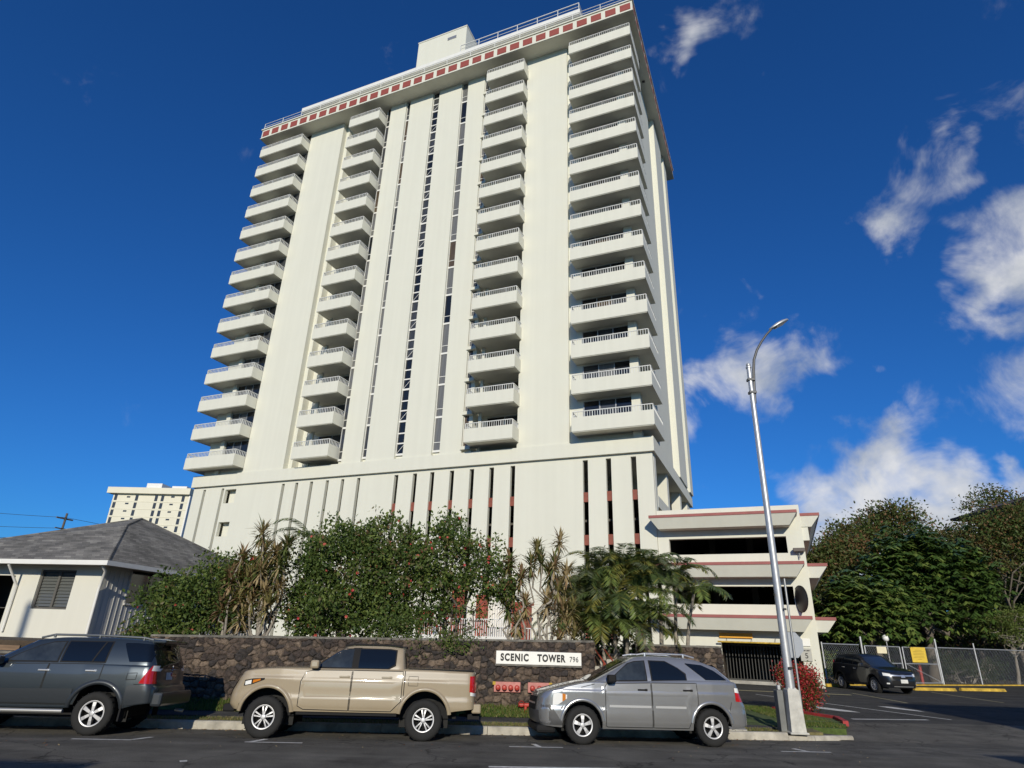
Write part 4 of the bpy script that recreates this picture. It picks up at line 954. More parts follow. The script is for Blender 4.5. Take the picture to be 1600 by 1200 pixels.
for a, b in runs:
    mb = MB(); mesh_panel(mb, flen(a), flen(b), .08, 2.12); mb.build('mesh', M['galv'], fence)
    mb = MB(); mb.tube([(flen(a), 0, 2.16), (flen(b), 0, 2.16)], .03, 8); mb.build('top_rail', M['galv'], fence)
for x, h, lean in ((18.25, 2.25, 0), (21.22, 2.62, 0), (27.35, 2.66, 0), (30.8, 2.5, 0), (35.89, 2.4, 0), (41.11, 2.4, 0)):
    mb = MB(); mb.tube([(flen(x), 0, 0), (flen(x), 0, h)], .045 if h < 2.6 else .06, 10); mb.build('post', M['galv'], fence)
def gate(x0, x1, label):
    e = empty('chain_gate', (x0, fx(x0) - .08, 0), FA, label, 'gate', 'chain link gates behind the dark SUV'); L = (x1 - x0) / math.cos(FA)
    mb = MB()
    for x in (0, L): mb.tube([(x, 0, .12), (x, 0, 2.12)], .04, 8)
    for z in (.14, 1.2, 2.12): mb.tube([(0, 0, z), (L, 0, z)], .03, 8)
    mb.tube([(.05, 0, 1.2), (L - .1, 0, .2)], .02, 6)
    mb.build('gate_frame', M['galv'], e)
    mb = MB(); mesh_panel(mb, 0.03, L - .03, .16, 2.1); mb.build('mesh', M['galv'], e)
    return e
gate(21.39, 24.16, 'left chain link gate leaf carrying the small cream notice')
gate(24.39, 27.16, 'right chain link gate leaf carrying the large yellow notice')
M['notice_y'] = mat('notice yellow', (.72, .50, .06), .6, var=.1, vscale=4)
M['notice_c'] = mat('notice cream', (.78, .70, .48), .6, var=.1, vscale=4)
e = empty('yellow_notice', (25.61, fx(25.61) - .16, 1.72), FA, 'large yellow notice board wired to the right gate leaf', 'notice')
mb = MB(); mb.bbox(-.68, .68, 0, .012, -.44, .42, .005); b_ = mb.build('board', M['notice_y'], e)
mb = MB(); 
for i, w in enumerate((.3, .5, .48, .5, .42, .5, .2)): mb.box(-w, w, -.002, .0, .24 - i * .085, .262 - i * .085)
mb.build('print', mat('faded print', (.30, .20, .04), .7), b_)
e = empty('cream_notice', (22.66, fx(22.66) - .16, 1.92), FA, 'small cream notice board wired to the left gate leaf', 'notice')
mb = MB(); mb.bbox(-.42, .40, 0, .012, -.19, .18, .005); mb.build('board', M['notice_c'], e)
e = empty('globe_lamp', (23.72, fx(23.72) + .6, 0), 0, 'white globe lamp on a thin post behind the gates', 'lamp')
mb = MB(); mb.tube([(0, 0, 0), (0, 0, 2.42)], .035, 8); mb.build('post', M['alu'], e)
mb = MB(); mb.ball((0, 0, 2.6), .2); mb.build('globe', mat('white globe', (.8, .8, .78), .3), e)
e = empty('red_hydrant', (25.89, fx(25.89) + .35, 0), 0, 'slim red standpipe behind the right gate', 'standpipe')
mb = MB(); mb.tube([(0, 0, 0), (0, 0, 1.05)], .09, 10); mb.ball((0, 0, 1.07), .09); mb.build('body', M['valve_red'], e)
mb = MB(); mb.tube([(-.05, 0, .8), (-.2, -.05, .8)], .05, 8); mb.build('outlet', M['valve_red'], e)
def wheelstop(x, y, rz_, L, label):
    e = empty('wheel_stop', (x, y, .0), rz_, label, 'wheel stop', 'yellow wheel stops in front of the fence')
    mb = MB(); mb.hexa([(-L / 2, -.1, 0.006), (L / 2, -.1, 0.006), (L / 2, .1, 0.006), (-L / 2, .1, 0.006), (-L / 2 + .05, -.06, .15), (L / 2 - .05, -.06, .15), (L / 2 - .05, .06, .15), (-L / 2 + .05, .06, .15)]); mb.build('block', M['yellow'], e)
wheelstop(23.1, 35.9, .18, 2.6, 'yellow wheel stop right beside the dark SUV')
wheelstop(26.4, 36.9, .18, 2.9, 'yellow wheel stop in the empty parking bay at right')
wheelstop(18.2, 36.6, .3, 1.4, 'yellow wheel stop behind the dark SUV')
mb = MB(); mb.bar((17, 37.0, .03), (38, 45.8, .03), .12, .08); tag(mb.build('yellow_kerb', M['yellow']), kind='structure')
# ================================================================== PLANTS
def leaf_mesh(name, P, D, U, L, W, mats, mi, parent=None, fold=.0, loc=None):
    """many leaves at once: P bases, D tip directions, U side directions, L lengths, W widths"""
    n = len(P); N = np.cross(D, U)
    v = np.zeros((n, 4, 3)); v[:, 0] = P; mid = P + D * (L * .5)[:, None]
    v[:, 1] = mid + U * (W * .5)[:, None] + N * (W * fold)[:, None]; v[:, 3] = mid - U * (W * .5)[:, None] + N * (W * fold)[:, None]; v[:, 2] = P + D * L[:, None]
    me = bpy.data.meshes.new(name); me.from_pydata(v.reshape(-1, 3).tolist(), [], np.arange(4 * n).reshape(-1, 4).tolist())
    for m in mats: me.materials.append(m)
    me.polygons.foreach_set('material_index', mi.astype(np.int32).tolist()); me.update()
    return link(name, me, parent, loc)
def unit(a): return a / np.maximum(np.linalg.norm(a, axis=-1, keepdims=True), 1e-9)
def rand_dirs(r, n, zb=0.0): d = r.normal(size=(n, 3)); d[:, 2] += zb; return unit(d)
def sides(r, D): return unit(np.cross(D, rand_dirs(r, len(D))))
def branch_pts(a, b, r, wob=.12, k=5):
    a = np.array(a, float); b = np.array(b, float); L = np.linalg.norm(b - a); o = []
    for i in range(k + 1):
        t = i / k; o.append(a + (b - a) * t + r.normal(size=3) * wob * L * math.sin(math.pi * t) * .5)
    return [Vector(p) for p in o]
BARK = mat('grey bark', (.13, .11, .09), .95, var=.4, vscale=8, bump=.6, bscale=20)
BARKL = mat('pale bark', (.27, .24, .20), .9, var=.35, vscale=8)
HG = [leafmat('hibiscus leaf', (.050, .085, .022)), leafmat('hibiscus leaf mid', (.078, .115, .028)), leafmat('hibiscus leaf light', (.13, .17, .04)), leafmat('hibiscus leaf olive', (.125, .11, .05)), leafmat('hibiscus leaf brown', (.12, .075, .04))]
RED = [mat('red petal', (.34, .018, .022), .6), mat('coral petal', (.36, .05, .035), .6)]
FLOWER = [None]
def shrub(name, label, cat, lobes, n, seed, leaf=.11, mats=HG, probs=(.32, .31, .17, .12, .08), flowers=0, stems=7, base=None, bark=BARK, group=None, droop=.0, sprigs=14, gap=.5, aspect=.55):
    """many-stemmed shrub: leaf clumps on twigs through the crown's volume"""
    r = np.random.default_rng(seed); c0 = np.array(base if base is not None else (np.mean([l[0] for l in lobes]), np.mean([l[1] for l in lobes]), 1.5))
    e = empty(name, tuple(c0), 0, label, cat, group)
    lob = np.array([l[:3] for l in lobes]) - c0; rad = np.array([l[3:6] for l in lobes]); vol = np.prod(rad, 1); pv = vol / vol.sum()
    # twig tips: clump centres, more toward the outside of each lobe
    nc = max(30, n // 52); li = r.choice(len(lobes), nc, p=pv)
    dirs = rand_dirs(r, nc); q = r.uniform(.35, 1.0, nc) ** .6; q *= 1 + r.normal(0, .09, nc)
    C = lob[li] + dirs * rad[li] * q[:, None]
    keep = C[:, 2] > .1
    C = C[keep]; dirs = dirs[keep]; nc = len(C)
    # long sprigs that break the outline
    for k in range(sprigs):
        i = r.integers(nc); d = unit(dirs[i] + np.array([0, 0, .7]) + r.normal(0, .25, 3)); L = r.uniform(.25, .7) * rad.mean() * .6
        if dirs[i][2] < 0: continue
        C = np.vstack([C] + [C[i] + d * L * t for t in (.35, .7, 1.0)]); dirs = np.vstack([dirs, d, d, d])
    nc = len(C)
    ci = r.integers(0, nc, n); cs = r.uniform(.13, .30, nc) * (leaf / .11) ** .7
    P = C[ci] + np.clip(r.normal(size=(n, 3)), -1.7, 1.7) * cs[ci][:, None] * np.array([1, 1, .75])
    D = unit(dirs[ci] * .6 + r.normal(size=(n, 3)) * .8 + np.array([0, 0, .15 - droop])); U = sides(r, D)
    L = leaf * r.uniform(.6, 1.35, n); W = L * aspect * r.uniform(.8, 1.2, n)
    tone = r.uniform(0, 1, nc); mi = np.zeros(n, int)
    pr = np.cumsum(probs); u = np.clip(tone[ci] * .55 + r.uniform(0, 1, n) * .45, 0, .9999); mi = np.searchsorted(pr, u); mi = np.clip(mi, 0, len(mats) - 1)
    leaf_mesh('foliage', P, D, U, L, W, mats, mi, e, .12)
    mb = MB()
    for k in range(stems):
        i = r.integers(nc); b = C[i]; a = np.array([r.normal(0, .12) + (lob[li[i % len(li)]][0] * .25 if len(li) else 0), r.normal(0, .1), -.05]); L_ = np.linalg.norm(b - a)
        mb.tube(branch_pts(a, b, r, .22, 6), [max(.012, .05 * (1 - t / 6)) for t in range(7)], 6)
        for j in range(4):
            t = r.uniform(.4, .9); a2 = a + (b - a) * t; i2 = np.argmin(np.linalg.norm(C - (a2 + r.normal(0, .7, 3)), axis=1))
            mb.tube(branch_pts(a2, C[i2], r, .2, 4), [.02, .016, .012, .009, .007], 5)
    mb.build('stems', bark, e)
    if flowers:
        oi = [i for i in r.choice(nc, min(flowers * 2, nc), replace=False) if dirs[i][1] < .35][:flowers]; f0 = None
        for i in oi:
            if FLOWER[0] is None:
                vs = []; fs = []
                for k in range(6):
                    a = 2 * math.pi * k / 6; c_, s_ = math.cos(a), math.sin(a)
                    b_ = len(vs); vs += [(0, 0, 0), (.055 * c_ - .035 * s_, .055 * s_ + .035 * c_, .02), (.10 * c_, .10 * s_, .03), (.055 * c_ + .035 * s_, .055 * s_ - .035 * c_, .02)]; fs.append((b_, b_ + 1, b_ + 2, b_ + 3))
                for m_ in RED:
                    me = bpy.data.meshes.new('flower'); me.from_pydata(vs, [], fs); me.materials.append(m_); FLOWER.append(me)
                FLOWER[0] = True
            o = link('flower', FLOWER[1 + int(r.integers(0, 2))], e, tuple(C[i] + dirs[i] * .10 + np.array([0, -.04, 0])))
            o.rotation_euler = Vector(tuple(unit(dirs[i] * .5 + np.array([0, -1.0, 0]) + r.normal(0, .3, 3)))).to_track_quat('Z', 'Y').to_euler(); sc = r.uniform(.35, .62); o.scale = (sc, sc, sc)
    return e
# lobes: x, y, z, rx, ry, rz
shrub('hibiscus_shrub', 'large hibiscus shrub with red flowers behind the tan pickup', 'shrub',
      [(-5.0, 19.9, 3.5, 1.7, 1.1, 1.6), (-4.0, 19.9, 4.6, 1.1, 1.0, .85), (-5.9, 19.8, 2.9, 1.0, .9, 1.1), (-5.3, 19.9, 4.6, .9, .9, .6), (-3.4, 19.8, 3.4, 1.2, 1.1, 1.4), (-4.6, 19.4, 2.4, 1.8, .9, .75)], 29000, 21, leaf=.12, flowers=85, base=(-4.8, 19.9, 1.5), sprigs=22)
shrub('hibiscus_shrub', 'open hibiscus shrub with gaps and red flowers above the left half of the white sign', 'shrub',
      [(-1.8, 20.0, 4.3, 1.25, 1.0, 1.1), (-.8, 20.0, 4.0, 1.0, .9, .9), (-2.4, 19.8, 3.1, 1.0, .9, 1.0), (-1.0, 19.8, 3.1, 1.1, .8, .8), (-1.9, 19.9, 4.9, .6, .6, .5), (-.2, 19.9, 3.5, .5, .6, .6)], 10500, 22, leaf=.115, flowers=50, base=(-1.5, 20.0, 1.5), sprigs=26, stems=9)
shrub('hibiscus_shrub', 'low spreading hibiscus shrub with red flowers against the bungalow side wall', 'shrub',
      [(-8.9, 19.4, 3.0, 1.2, .9, .85), (-9.9, 19.4, 2.6, .9, .8, .6), (-8.0, 19.4, 2.7, .9, .8, .9), (-7.6, 19.5, 3.5, .8, .8, .6), (-9.4, 19.2, 2.2, 1.2, .6, .5)], 15000, 23, leaf=.12, flowers=24, base=(-8.8, 19.4, 1.4), sprigs=14)
shrub('hibiscus_shrub', 'small trailing hibiscus sprig behind the dark SUV roof', 'shrub',
      [(-9.9, 18.7, 1.75, .75, .5, .35), (-9.2, 18.7, 1.6, .6, .4, .3)], 3000, 24, flowers=6, base=(-9.6, 18.7, 1.3), sprigs=6, stems=4)
shrub('trailing_shrub', 'dark green creeper spilling over the wall cap between the pickup and the white sign', 'shrub',
      [(-1.7, 18.2, 1.65, .8, .22, .34), (-.9, 18.4, 1.8, .45, .22, .3), (-2.9, 18.5, 2.0, .7, .4, .5), (-2.2, 18.15, 1.5, .3, .16, .3)], 4800, 25, leaf=.07, base=(-1.6, 18.9, 1.5), sprigs=5, stems=4)
shrub('entry_shrub', 'dark shady shrub in front of the tall stair at the garage left end', 'shrub',
      [(2.9, 21.8, 2.2, .9, .8, .8), (3.9, 22.2, 2.0, .9, .8, .9), (3.3, 22.6, 3.0, 1.0, .8, .8)], 3800, 26, leaf=.13, mats=[HG[0], HG[1]], probs=(.7, .3), base=(3.3, 22.0, 1.2), sprigs=2)
# red leaved hedge bush
RB = [leafmat('croton red', (.46, .03, .04), .5), leafmat('croton pink', (.46, .08, .08), .5), leafmat('croton green', (.06, .08, .02)), leafmat('croton bronze', (.16, .06, .03))]
shrub('red_shrub', 'clipped bush of bright red flowers behind the street lamp', 'shrub',
      [(9.6, 22.0, 1.05, .46, .38, .30), (10.0, 22.0, 1.02, .34, .36, .32), (9.3, 22.0, 1.1, .24, .3, .22), (9.8, 21.95, .62, .48, .36, .34), (9.65, 21.95, .34, .38, .3, .24)], 15000, 27, leaf=.065, mats=RB, probs=(.33, .2, .3, .17), base=(9.7, 22.0, .0), sprigs=1, stems=6, aspect=.6)

# ---- strap-leaved dracaenas on bare forked stems
DRC = [leafmat('dracaena leaf', (.21, .19, .075), .5), leafmat('dracaena leaf brown', (.24, .155, .09), .5), leafmat('dracaena leaf tan', (.36, .28, .155), .5), leafmat('dracaena leaf green', (.10, .13, .04), .5)]
def dracaena(label, x, y, z0, heads, seed, group=None, probs=(.3, .3, .25, .15), Lf=.5):
    r = np.random.default_rng(seed); e = empty('dracaena', (x, y, z0), 0, label, 'plant', group)
    mb = MB(); P = []; D = []; L = []; W = []; MI = []; U = []
    for hd in heads:
        hx, hy, hz = hd[:3]; sc = hd[3] if len(hd) > 3 else 1.0
        b = np.array([hx, hy, hz]); a = np.array([hx * .25 + r.normal(0, .06), hy * .3, -.1])
        pts = branch_pts(a, b, r, .14, 6); mb.tube(pts, [.042 - .003 * i for i in range(7)], 6)
        ax = unit(np.array(pts[-1]) - np.array(pts[-2]) + np.array([0, 0, .12])); n = int(r.integers(80, 104)); pm = r.choice(len(DRC), p=probs)
        for k in range(n):
            t = k / n; d = unit(rand_dirs(r, 1)[0] * (1.0) + ax * (1.5 * t - .45)); P.append(b - ax * (1 - t) * .28 * sc); D.append(d)
            L.append(Lf * sc * r.uniform(.65, 1.1)); W.append(.058); MI.append(pm if r.uniform() < .6 else r.choice(len(DRC), p=probs)); U.append(unit(np.cross(d, [0.02, .03, 1])))
    # each strap leaf bends downwards: two quads
    P = np.array(P); D = np.array(D); L = np.array(L); W = np.array(W); U = np.array(U); MI = np.array(MI); n = len(P)
    mid = P + D * (L * .55)[:, None]; tip = mid + unit(D + np.array([0, 0, -.30])) * (L * .5)[:, None]; s = U * (W / 2)[:, None]
    v = np.stack([P - s * .6, P + s * .6, mid + s, mid - s, tip], 1).reshape(-1, 3)
    f = []
    for i in range(n): f += [(5 * i, 5 * i + 1, 5 * i + 2, 5 * i + 3), (5 * i + 3, 5 * i + 2, 5 * i + 4)]
    me = bpy.data.meshes.new('leaves'); me.from_pydata(v.tolist(), [], f)
    for m in DRC: me.materials.append(m)
    me.polygons.foreach_set('material_index', np.repeat(MI, 2).astype(np.int32).tolist()); me.update(); link('leaves', me, e)
    mb.build('stems', BARKL, e); return e
r_ = np.random.default_rng(5)
dracaena('pale dracaena with bare forked stems left of the large hibiscus', -6.85, 18.75, 1.5, [(-.55, 0, 3.25), (-.1, .1, 2.7), (.15, 0, 2.35), (-.35, -.1, 2.2), (.2, .1, 1.75), (-.15, -.1, 1.55), (.1, -.2, 1.2), (-.45, .1, 2.75), (-.75, 0, 1.9), (-.6, 0, 1.3), (.3, 0, 2.9)], 31, probs=(.35, .12, .38, .15), Lf=.5)
dracaena('brown tipped dracaena at the left shrub, in front of the bungalow roof corner', -7.75, 18.7, 1.5, [(-.3, 0, 1.9), (.1, 0, 1.4), (.25, 0, .9), (-.1, .1, 2.5, .9), (.4, 0, 1.9), (-.4, 0, 1.1)], 32, probs=(.35, .2, .35, .1))
dracaena('brown dracaena clump above the right half of the white sign', .35, 19.9, 1.5, [(-.25, 0, 2.75), (.15, 0, 2.3), (-.1, 0, 1.85), (.3, .1, 1.5), (-.3, -.1, 1.4), (.1, .1, .95), (.45, 0, 2.7), (-.5, .1, 1.9)], 33, probs=(.25, .4, .15, .2))
dracaena('tall dracaena with one head far above the others beside the palm clump', 1.2, 20.0, 1.5, [(.5, 0, 3.45, .9), (-.1, 0, 2.85), (.2, .1, 2.45), (.5, 0, 2.0), (.1, 0, 1.6), (.65, 0, 1.35), (-.2, 0, 3.2, .8), (.35, -.1, 2.75), (.75, .1, 2.5)], 34, probs=(.2, .35, .35, .1))
dracaena('short rusty dracaena at the right end of the sign wall', 2.0, 19.8, 1.5, [(-.1, 0, 1.0), (.15, 0, .65), (-.3, 0, .6), (.1, .1, 1.4)], 35, probs=(.2, .55, .2, .05))

# ---- palms
def palm(name, label, cat, stems, seed, mats, frond=1.9, nl=30, ll=.42, group=None, z0=1.5, per=9, trunkm=BARKL, lw=.042, upright=.6):
    """stems: (x, y, height, lean x, lean y); each stem carries arching fronds of paired leaflets"""
    r = np.random.default_rng(seed); bx = np.mean([s[0] for s in stems]); by = np.mean([s[1] for s in stems]); e = empty(name, (bx, by, z0), 0, label, cat, group)
    P = []; D = []; U = []; L = []; W = []; MI = []; mb = MB(); rb = MB()
    for (x, y, h, lx, ly) in stems:
        a = np.array([x - bx, y - by, -.05]); b = np.array([x - bx + lx, y - by + ly, h])
        mb.tube([Vector(a), Vector(a * .5 + b * .5 + np.array([lx, ly, 0]) * -.15), Vector(b)], [.07, .055, .045], 8)
        for k in range(per):
            az = 2 * math.pi * k / per + r.uniform(-.4, .4); el = r.uniform(.35, 1.25) * (upright + .4); FL = frond * r.uniform(.75, 1.15)
            hd = np.array([math.cos(az), math.sin(az), 0]); p = b.copy(); pts = [p.copy()]; ang = el; m0 = r.integers(0, len(mats))
            for s in range(10): p = p + (hd * math.cos(ang) + np.array([0, 0, math.sin(ang)])) * FL / 10; ang -= r.uniform(.10, .20) * (1.0 + .06 * s); pts.append(p.copy())
            rb.tube([Vector(q) for q in pts], [.018 * (1 - .09 * i) for i in range(11)], 5)
            pts = np.array(pts); sd = np.array([-hd[1], hd[0], 0])
            for j in range(nl):
                t = .12 + .88 * j / nl; i = min(int(t * 10), 9); f = t * 10 - i; q = pts[i] * (1 - f) + pts[i + 1] * f; tg = unit(pts[i + 1] - pts[i]); nu = np.cross(sd, tg)
                for sg in (1, -1):
                    d = unit(sd * sg * 1.0 + tg * .75 + nu * r.uniform(.0, .45) + np.array([0, 0, -.14]) + r.normal(0, .08, 3)); P.append(q); D.append(d); U.append(unit(tg + r.normal(0, .15, 3)))
                    L.append(ll * (1 - .65 * abs(t - .45)) * r.uniform(.85, 1.1)); W.append(lw); MI.append(m0 if r.uniform() < .75 else r.integers(0, len(mats)))
    leaf_mesh('fronds', np.array(P), np.array(D), np.array(U), np.array(L), np.array(W), mats, np.array(MI), e)
    rb.build('frond_stalks', mats[0], e); mb.build('trunks' if len(stems) > 1 else 'trunk', trunkm, e)
    return e
PM = [leafmat('palm leaf', (.15, .20, .055), .3), leafmat('palm leaf dark', (.075, .11, .038), .35), leafmat('palm leaf yellow', (.21, .20, .05), .35), leafmat('palm leaf grey', (.12, .14, .08), .35)]
palm('areca_palm', 'dense areca palm clump with dark underside between the two rock walls', 'palm', [(3.0, 21.6, 1.9, -.2, 0), (3.5, 21.9, 2.5, -.1, 0), (4.0, 21.7, 2.6, 0, -.1), (4.5, 21.8, 2.5, .1, 0), (3.2, 22.4, 2.2, -.3, .1), (4.2, 22.4, 2.8, .1, .1), (3.6, 21.2, 1.6, -.1, -.2), (4.3, 21.3, 1.9, .1, -.2), (2.7, 22.0, 1.5, -.2, 0), (3.2, 20.9, .7, -.1, -.1), (3.9, 21.0, .9, .1, -.1), (2.7, 21.2, .9, -.2, 0), (4.6, 21.6, 1.2, .1, 0)], 41, PM, 1.8, 50, .48, z0=1.45, per=15, upright=.75)
palm('areca_palm', 'open areca palm with slim pale trunks above the short planter wall', 'palm', [(5.2, 21.7, 2.4, .1, 0), (5.7, 21.8, 2.6, .2, 0), (6.0, 21.6, 1.9, .35, -.1), (4.9, 21.9, 2.7, 0, .1)], 42, PM, 1.4, 44, .40, z0=1.6, per=10)
palm('small_palm', 'small grey green palm peeking over the left end of the large hibiscus', 'palm', [(-7.3, 23.2, 3.5, .0, 0)], 43, [PM[3], PM[0]], 1.6, 42, .42, per=9, upright=.75)

# ---- trees
SCH = [leafmat('schefflera leaf', (.035, .065, .018), .32, .15, .4), leafmat('schefflera leaf mid', (.062, .11, .026), .32, .15, .4), leafmat('schefflera leaf light', (.15, .20, .05), .3, .2, .45)]
MAN = [leafmat('olive leaf', (.085, .095, .03)), leafmat('bronze leaf', (.17, .10, .045)), leafmat('mid leaf', (.07, .105, .028)), leafmat('rust leaf', (.19, .08, .05))]
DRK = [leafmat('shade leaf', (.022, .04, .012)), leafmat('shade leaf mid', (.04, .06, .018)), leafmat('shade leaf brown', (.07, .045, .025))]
def tree(name, label, base, lobes, n, seed, mats, probs, leaf=.16, group=None, trunk=.22, whorl=False, bark=BARK, droop=.2, clump=52, aspect=.5, nb=9):
    r = np.random.default_rng(seed); c0 = np.array(base, float); e = empty(name, tuple(c0), 0, label, 'tree', group)
    lob = np.array([l[:3] for l in lobes]) - c0; rad = np.array([l[3:6] for l in lobes]); vol = np.prod(rad, 1) ** .8; pv = vol / vol.sum()
    nc = max(40, n // clump); li = r.choice(len(lobes), nc, p=pv); dirs = rand_dirs(r, nc, .25); q = r.uniform(.4, 1.0, nc) ** .5 * (1 + np.clip(r.normal(0, .07, nc), -.12, .12)); C = lob[li] + dirs * rad[li] * q[:, None]
    ci = np.repeat(np.arange(nc), clump)[:n]; n = len(ci)
    if whorl:       # umbrella whorls of drooping leaflets
        ph = np.tile(np.arange(8), n // 8 + 1)[:n] * (2 * math.pi / 8) + np.repeat(r.uniform(0, 6, n // 8 + 1), 8)[:n]
        sub = np.repeat(np.arange(n // 8 + 1), 8)[:n]; off = r.normal(size=(n // 8 + 1, 3)) * leaf * 1.3
        P = C[ci] + off[sub]; D = np.c_[np.cos(ph) * .9, np.sin(ph) * .9, np.full(n, -.62)] + r.normal(0, .1, (n, 3)) + dirs[ci] * .25; D = unit(D); U = unit(np.cross(D, np.array([0, 0, 1.]) + r.normal(0, .12, (n, 3))))
    else:
        cs = r.uniform(.9, 1.9, nc) * leaf * 1.75; P = C[ci] + np.clip(r.normal(size=(n, 3)), -1.5, 1.5) * cs[ci][:, None] * np.array([1, 1, .6]); D = unit(dirs[ci] * .5 + r.normal(size=(n, 3)) * .75 + np.array([0, 0, .1 - droop])); U = sides(r, D)
    L = leaf * r.uniform(.7, 1.3, n) * (1.5 if whorl else 1); W = L * (aspect if not whorl else .36)
    tone = r.uniform(0, 1, nc); u = np.clip(tone[ci] * .6 + r.uniform(0, 1, n) * .4, 0, .9999); mi = np.clip(np.searchsorted(np.cumsum(probs), u), 0, len(mats) - 1)
    leaf_mesh('crown', P, D, U, L, W, mats, mi, e, .1)
    mb = MB(); top = lob.mean(0); fork = np.array([top[0] * .35, top[1] * .35, max(1.2, top[2] * .45)])
    mb.tube(branch_pts((0, 0, -.2), fork, r, .08, 5), [trunk * (1.25 - .1 * i) for i in range(6)], 10)
    for k in range(nb):
        i = r.integers(len(lobes)); b = lob[i] + rand_dirs(r, 1)[0] * rad[i] * .6; mb.tube(branch_pts(fork, b, r, .2, 6), [max(.015, trunk * .6 * (1 - j / 6.5)) for j in range(7)], 7)
        for j in range(3):
            a2 = fork + (b - fork) * r.uniform(.45, .85); b2 = C[np.argmin(np.linalg.norm(C - (a2 + r.normal(0, 1.0, 3)), axis=1))]; mb.tube(branch_pts(a2, b2, r, .2, 4), [.05, .04, .03, .02, .012], 5)
    mb.build('trunk', bark, e); return e
tree('umbrella_tree', 'broad glossy green tree with drooping leaf whorls beside the garage, left of the gates', (24.2, 42.5, 0), [(23.4, 42.0, 5.0, 2.2, 1.8, 1.3), (24.6, 42.0, 4.0, 2.2, 1.8, 1.4), (22.6, 42.2, 4.0, 1.5, 1.5, 1.4), (24.4, 42.0, 5.3, 1.4, 1.5, 1.0)], 7200, 51, SCH, (.2, .38, .42), .33, whorl=True, clump=40)
tree('umbrella_tree', 'tallest glossy tree with drooping leaf whorls above the two gates', (28.8, 44.5, 0), [(28.3, 44.0, 7.9, 2.6, 2.0, 1.8), (30.3, 44.0, 8.1, 2.4, 2.0, 1.7), (31.4, 44.0, 6.5, 2.3, 2.0, 1.8), (27.2, 44.2, 6.6, 2.0, 1.8, 1.6), (30.6, 44.0, 4.9, 2.4, 1.8, 1.5), (28.4, 43.8, 4.9, 2.0, 1.6, 1.3)], 13500, 52, SCH, (.3, .4, .3), .36, whorl=True, clump=40, trunk=.3)
tree('mango_tree', 'olive crowned tree just right of the garage ledges', (24.6, 50, 0), [(24.8, 49, 7.7, 2.4, 2, 1.5), (25.8, 49, 8.6, 1.6, 1.6, 1.0), (23.6, 49, 6.4, 1.6, 1.6, 1.3)], 9000, 53, MAN, (.5, .12, .33, .05), .26)
tree('mango_tree', 'bronze tinted tree with rounded top behind the tallest glossy tree', (30.5, 52, 0), [(29.0, 51, 10.4, 1.9, 2, 1.3), (31.9, 51, 11.6, 2.0, 2, 1.4), (34.4, 51, 10.0, 1.6, 2, 1.2), (31.5, 51, 9.4, 2.8, 2, 1.5), (35.0, 51, 8.7, 2.3, 2, 1.5), (36.6, 51, 9.9, 1.3, 1.5, .9)], 19000, 54, MAN, (.46, .12, .38, .04), .28, trunk=.35)
tree('mango_tree', 'rusty leaved tree lower on the left shoulder of the bronze tinted tree', (27.3, 50.5, 0), [(27.5, 50, 9.2, 1.5, 1.6, 1.0), (26.8, 50, 8.2, 1.5, 1.4, 1.0)], 5200, 55, MAN, (.34, .2, .26, .2), .26)
tree('mango_tree', 'brownish thin tree in front of the dark house eave at the right edge', (36.8, 46.6, 0), [(35.5, 46.0, 10.2, 1.9, 1.6, 1.2), (37.4, 45.6, 10.4, 2.0, 1.6, 1.5), (36.2, 46.0, 8.7, 2.3, 1.6, 1.2), (38.9, 45.6, 11.4, 1.8, 1.5, 1.3), (34.2, 46.2, 9.2, 1.6, 1.4, 1.1)], 13000, 56, MAN, (.46, .14, .37, .03), .22, trunk=.12, nb=5)
tree('rain_tree', 'sparse feathery treetop standing alone above the right trees', (47.6, 60, 0), [(46.6, 59.5, 15.4, 1.1, 1, .4), (47.9, 59.5, 16.5, 1.0, 1, .35), (49.4, 59.5, 15.6, .8, 1, .35), (48.9, 59.5, 16.1, .7, .8, .3)], 1900, 57, MAN, (.5, .1, .4, 0), .27, clump=20, trunk=.2, nb=12)
tree('garden_tree', 'low yellow green tree at the right edge beyond the fence', (35.6, 46.2, 0), [(34.4, 45.3, 3.7, 1.7, 1.2, .6), (36.1, 45.3, 4.2, 2.0, 1.2, .7), (37.6, 45.2, 4.5, 1.8, 1.2, .7), (35.2, 45.3, 3.0, 1.1, .9, .5)], 6500, 58, [HG[2], HG[1], HG[3]], (.5, .3, .2), .13, bark=BARKL, trunk=.11)
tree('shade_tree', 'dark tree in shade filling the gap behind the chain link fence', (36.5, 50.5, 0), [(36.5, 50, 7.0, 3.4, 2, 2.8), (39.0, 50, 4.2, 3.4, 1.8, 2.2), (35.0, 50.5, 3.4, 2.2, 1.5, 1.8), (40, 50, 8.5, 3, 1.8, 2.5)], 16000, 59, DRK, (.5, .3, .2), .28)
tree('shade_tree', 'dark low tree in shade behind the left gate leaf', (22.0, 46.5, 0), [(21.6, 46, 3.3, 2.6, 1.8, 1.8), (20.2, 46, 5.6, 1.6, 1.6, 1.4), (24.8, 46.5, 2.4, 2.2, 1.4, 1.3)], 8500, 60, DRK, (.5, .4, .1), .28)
shrub('fence_shrub', 'leafy green shrub behind the fence beside the dark SUV rear', 'shrub', [(19.4, 39.6, 1.0, 1.1, .7, .8), (20.8, 40.2, .8, .9, .6, .6)], 3000, 61, leaf=.14, base=(20.0, 39.8, 0), sprigs=3)
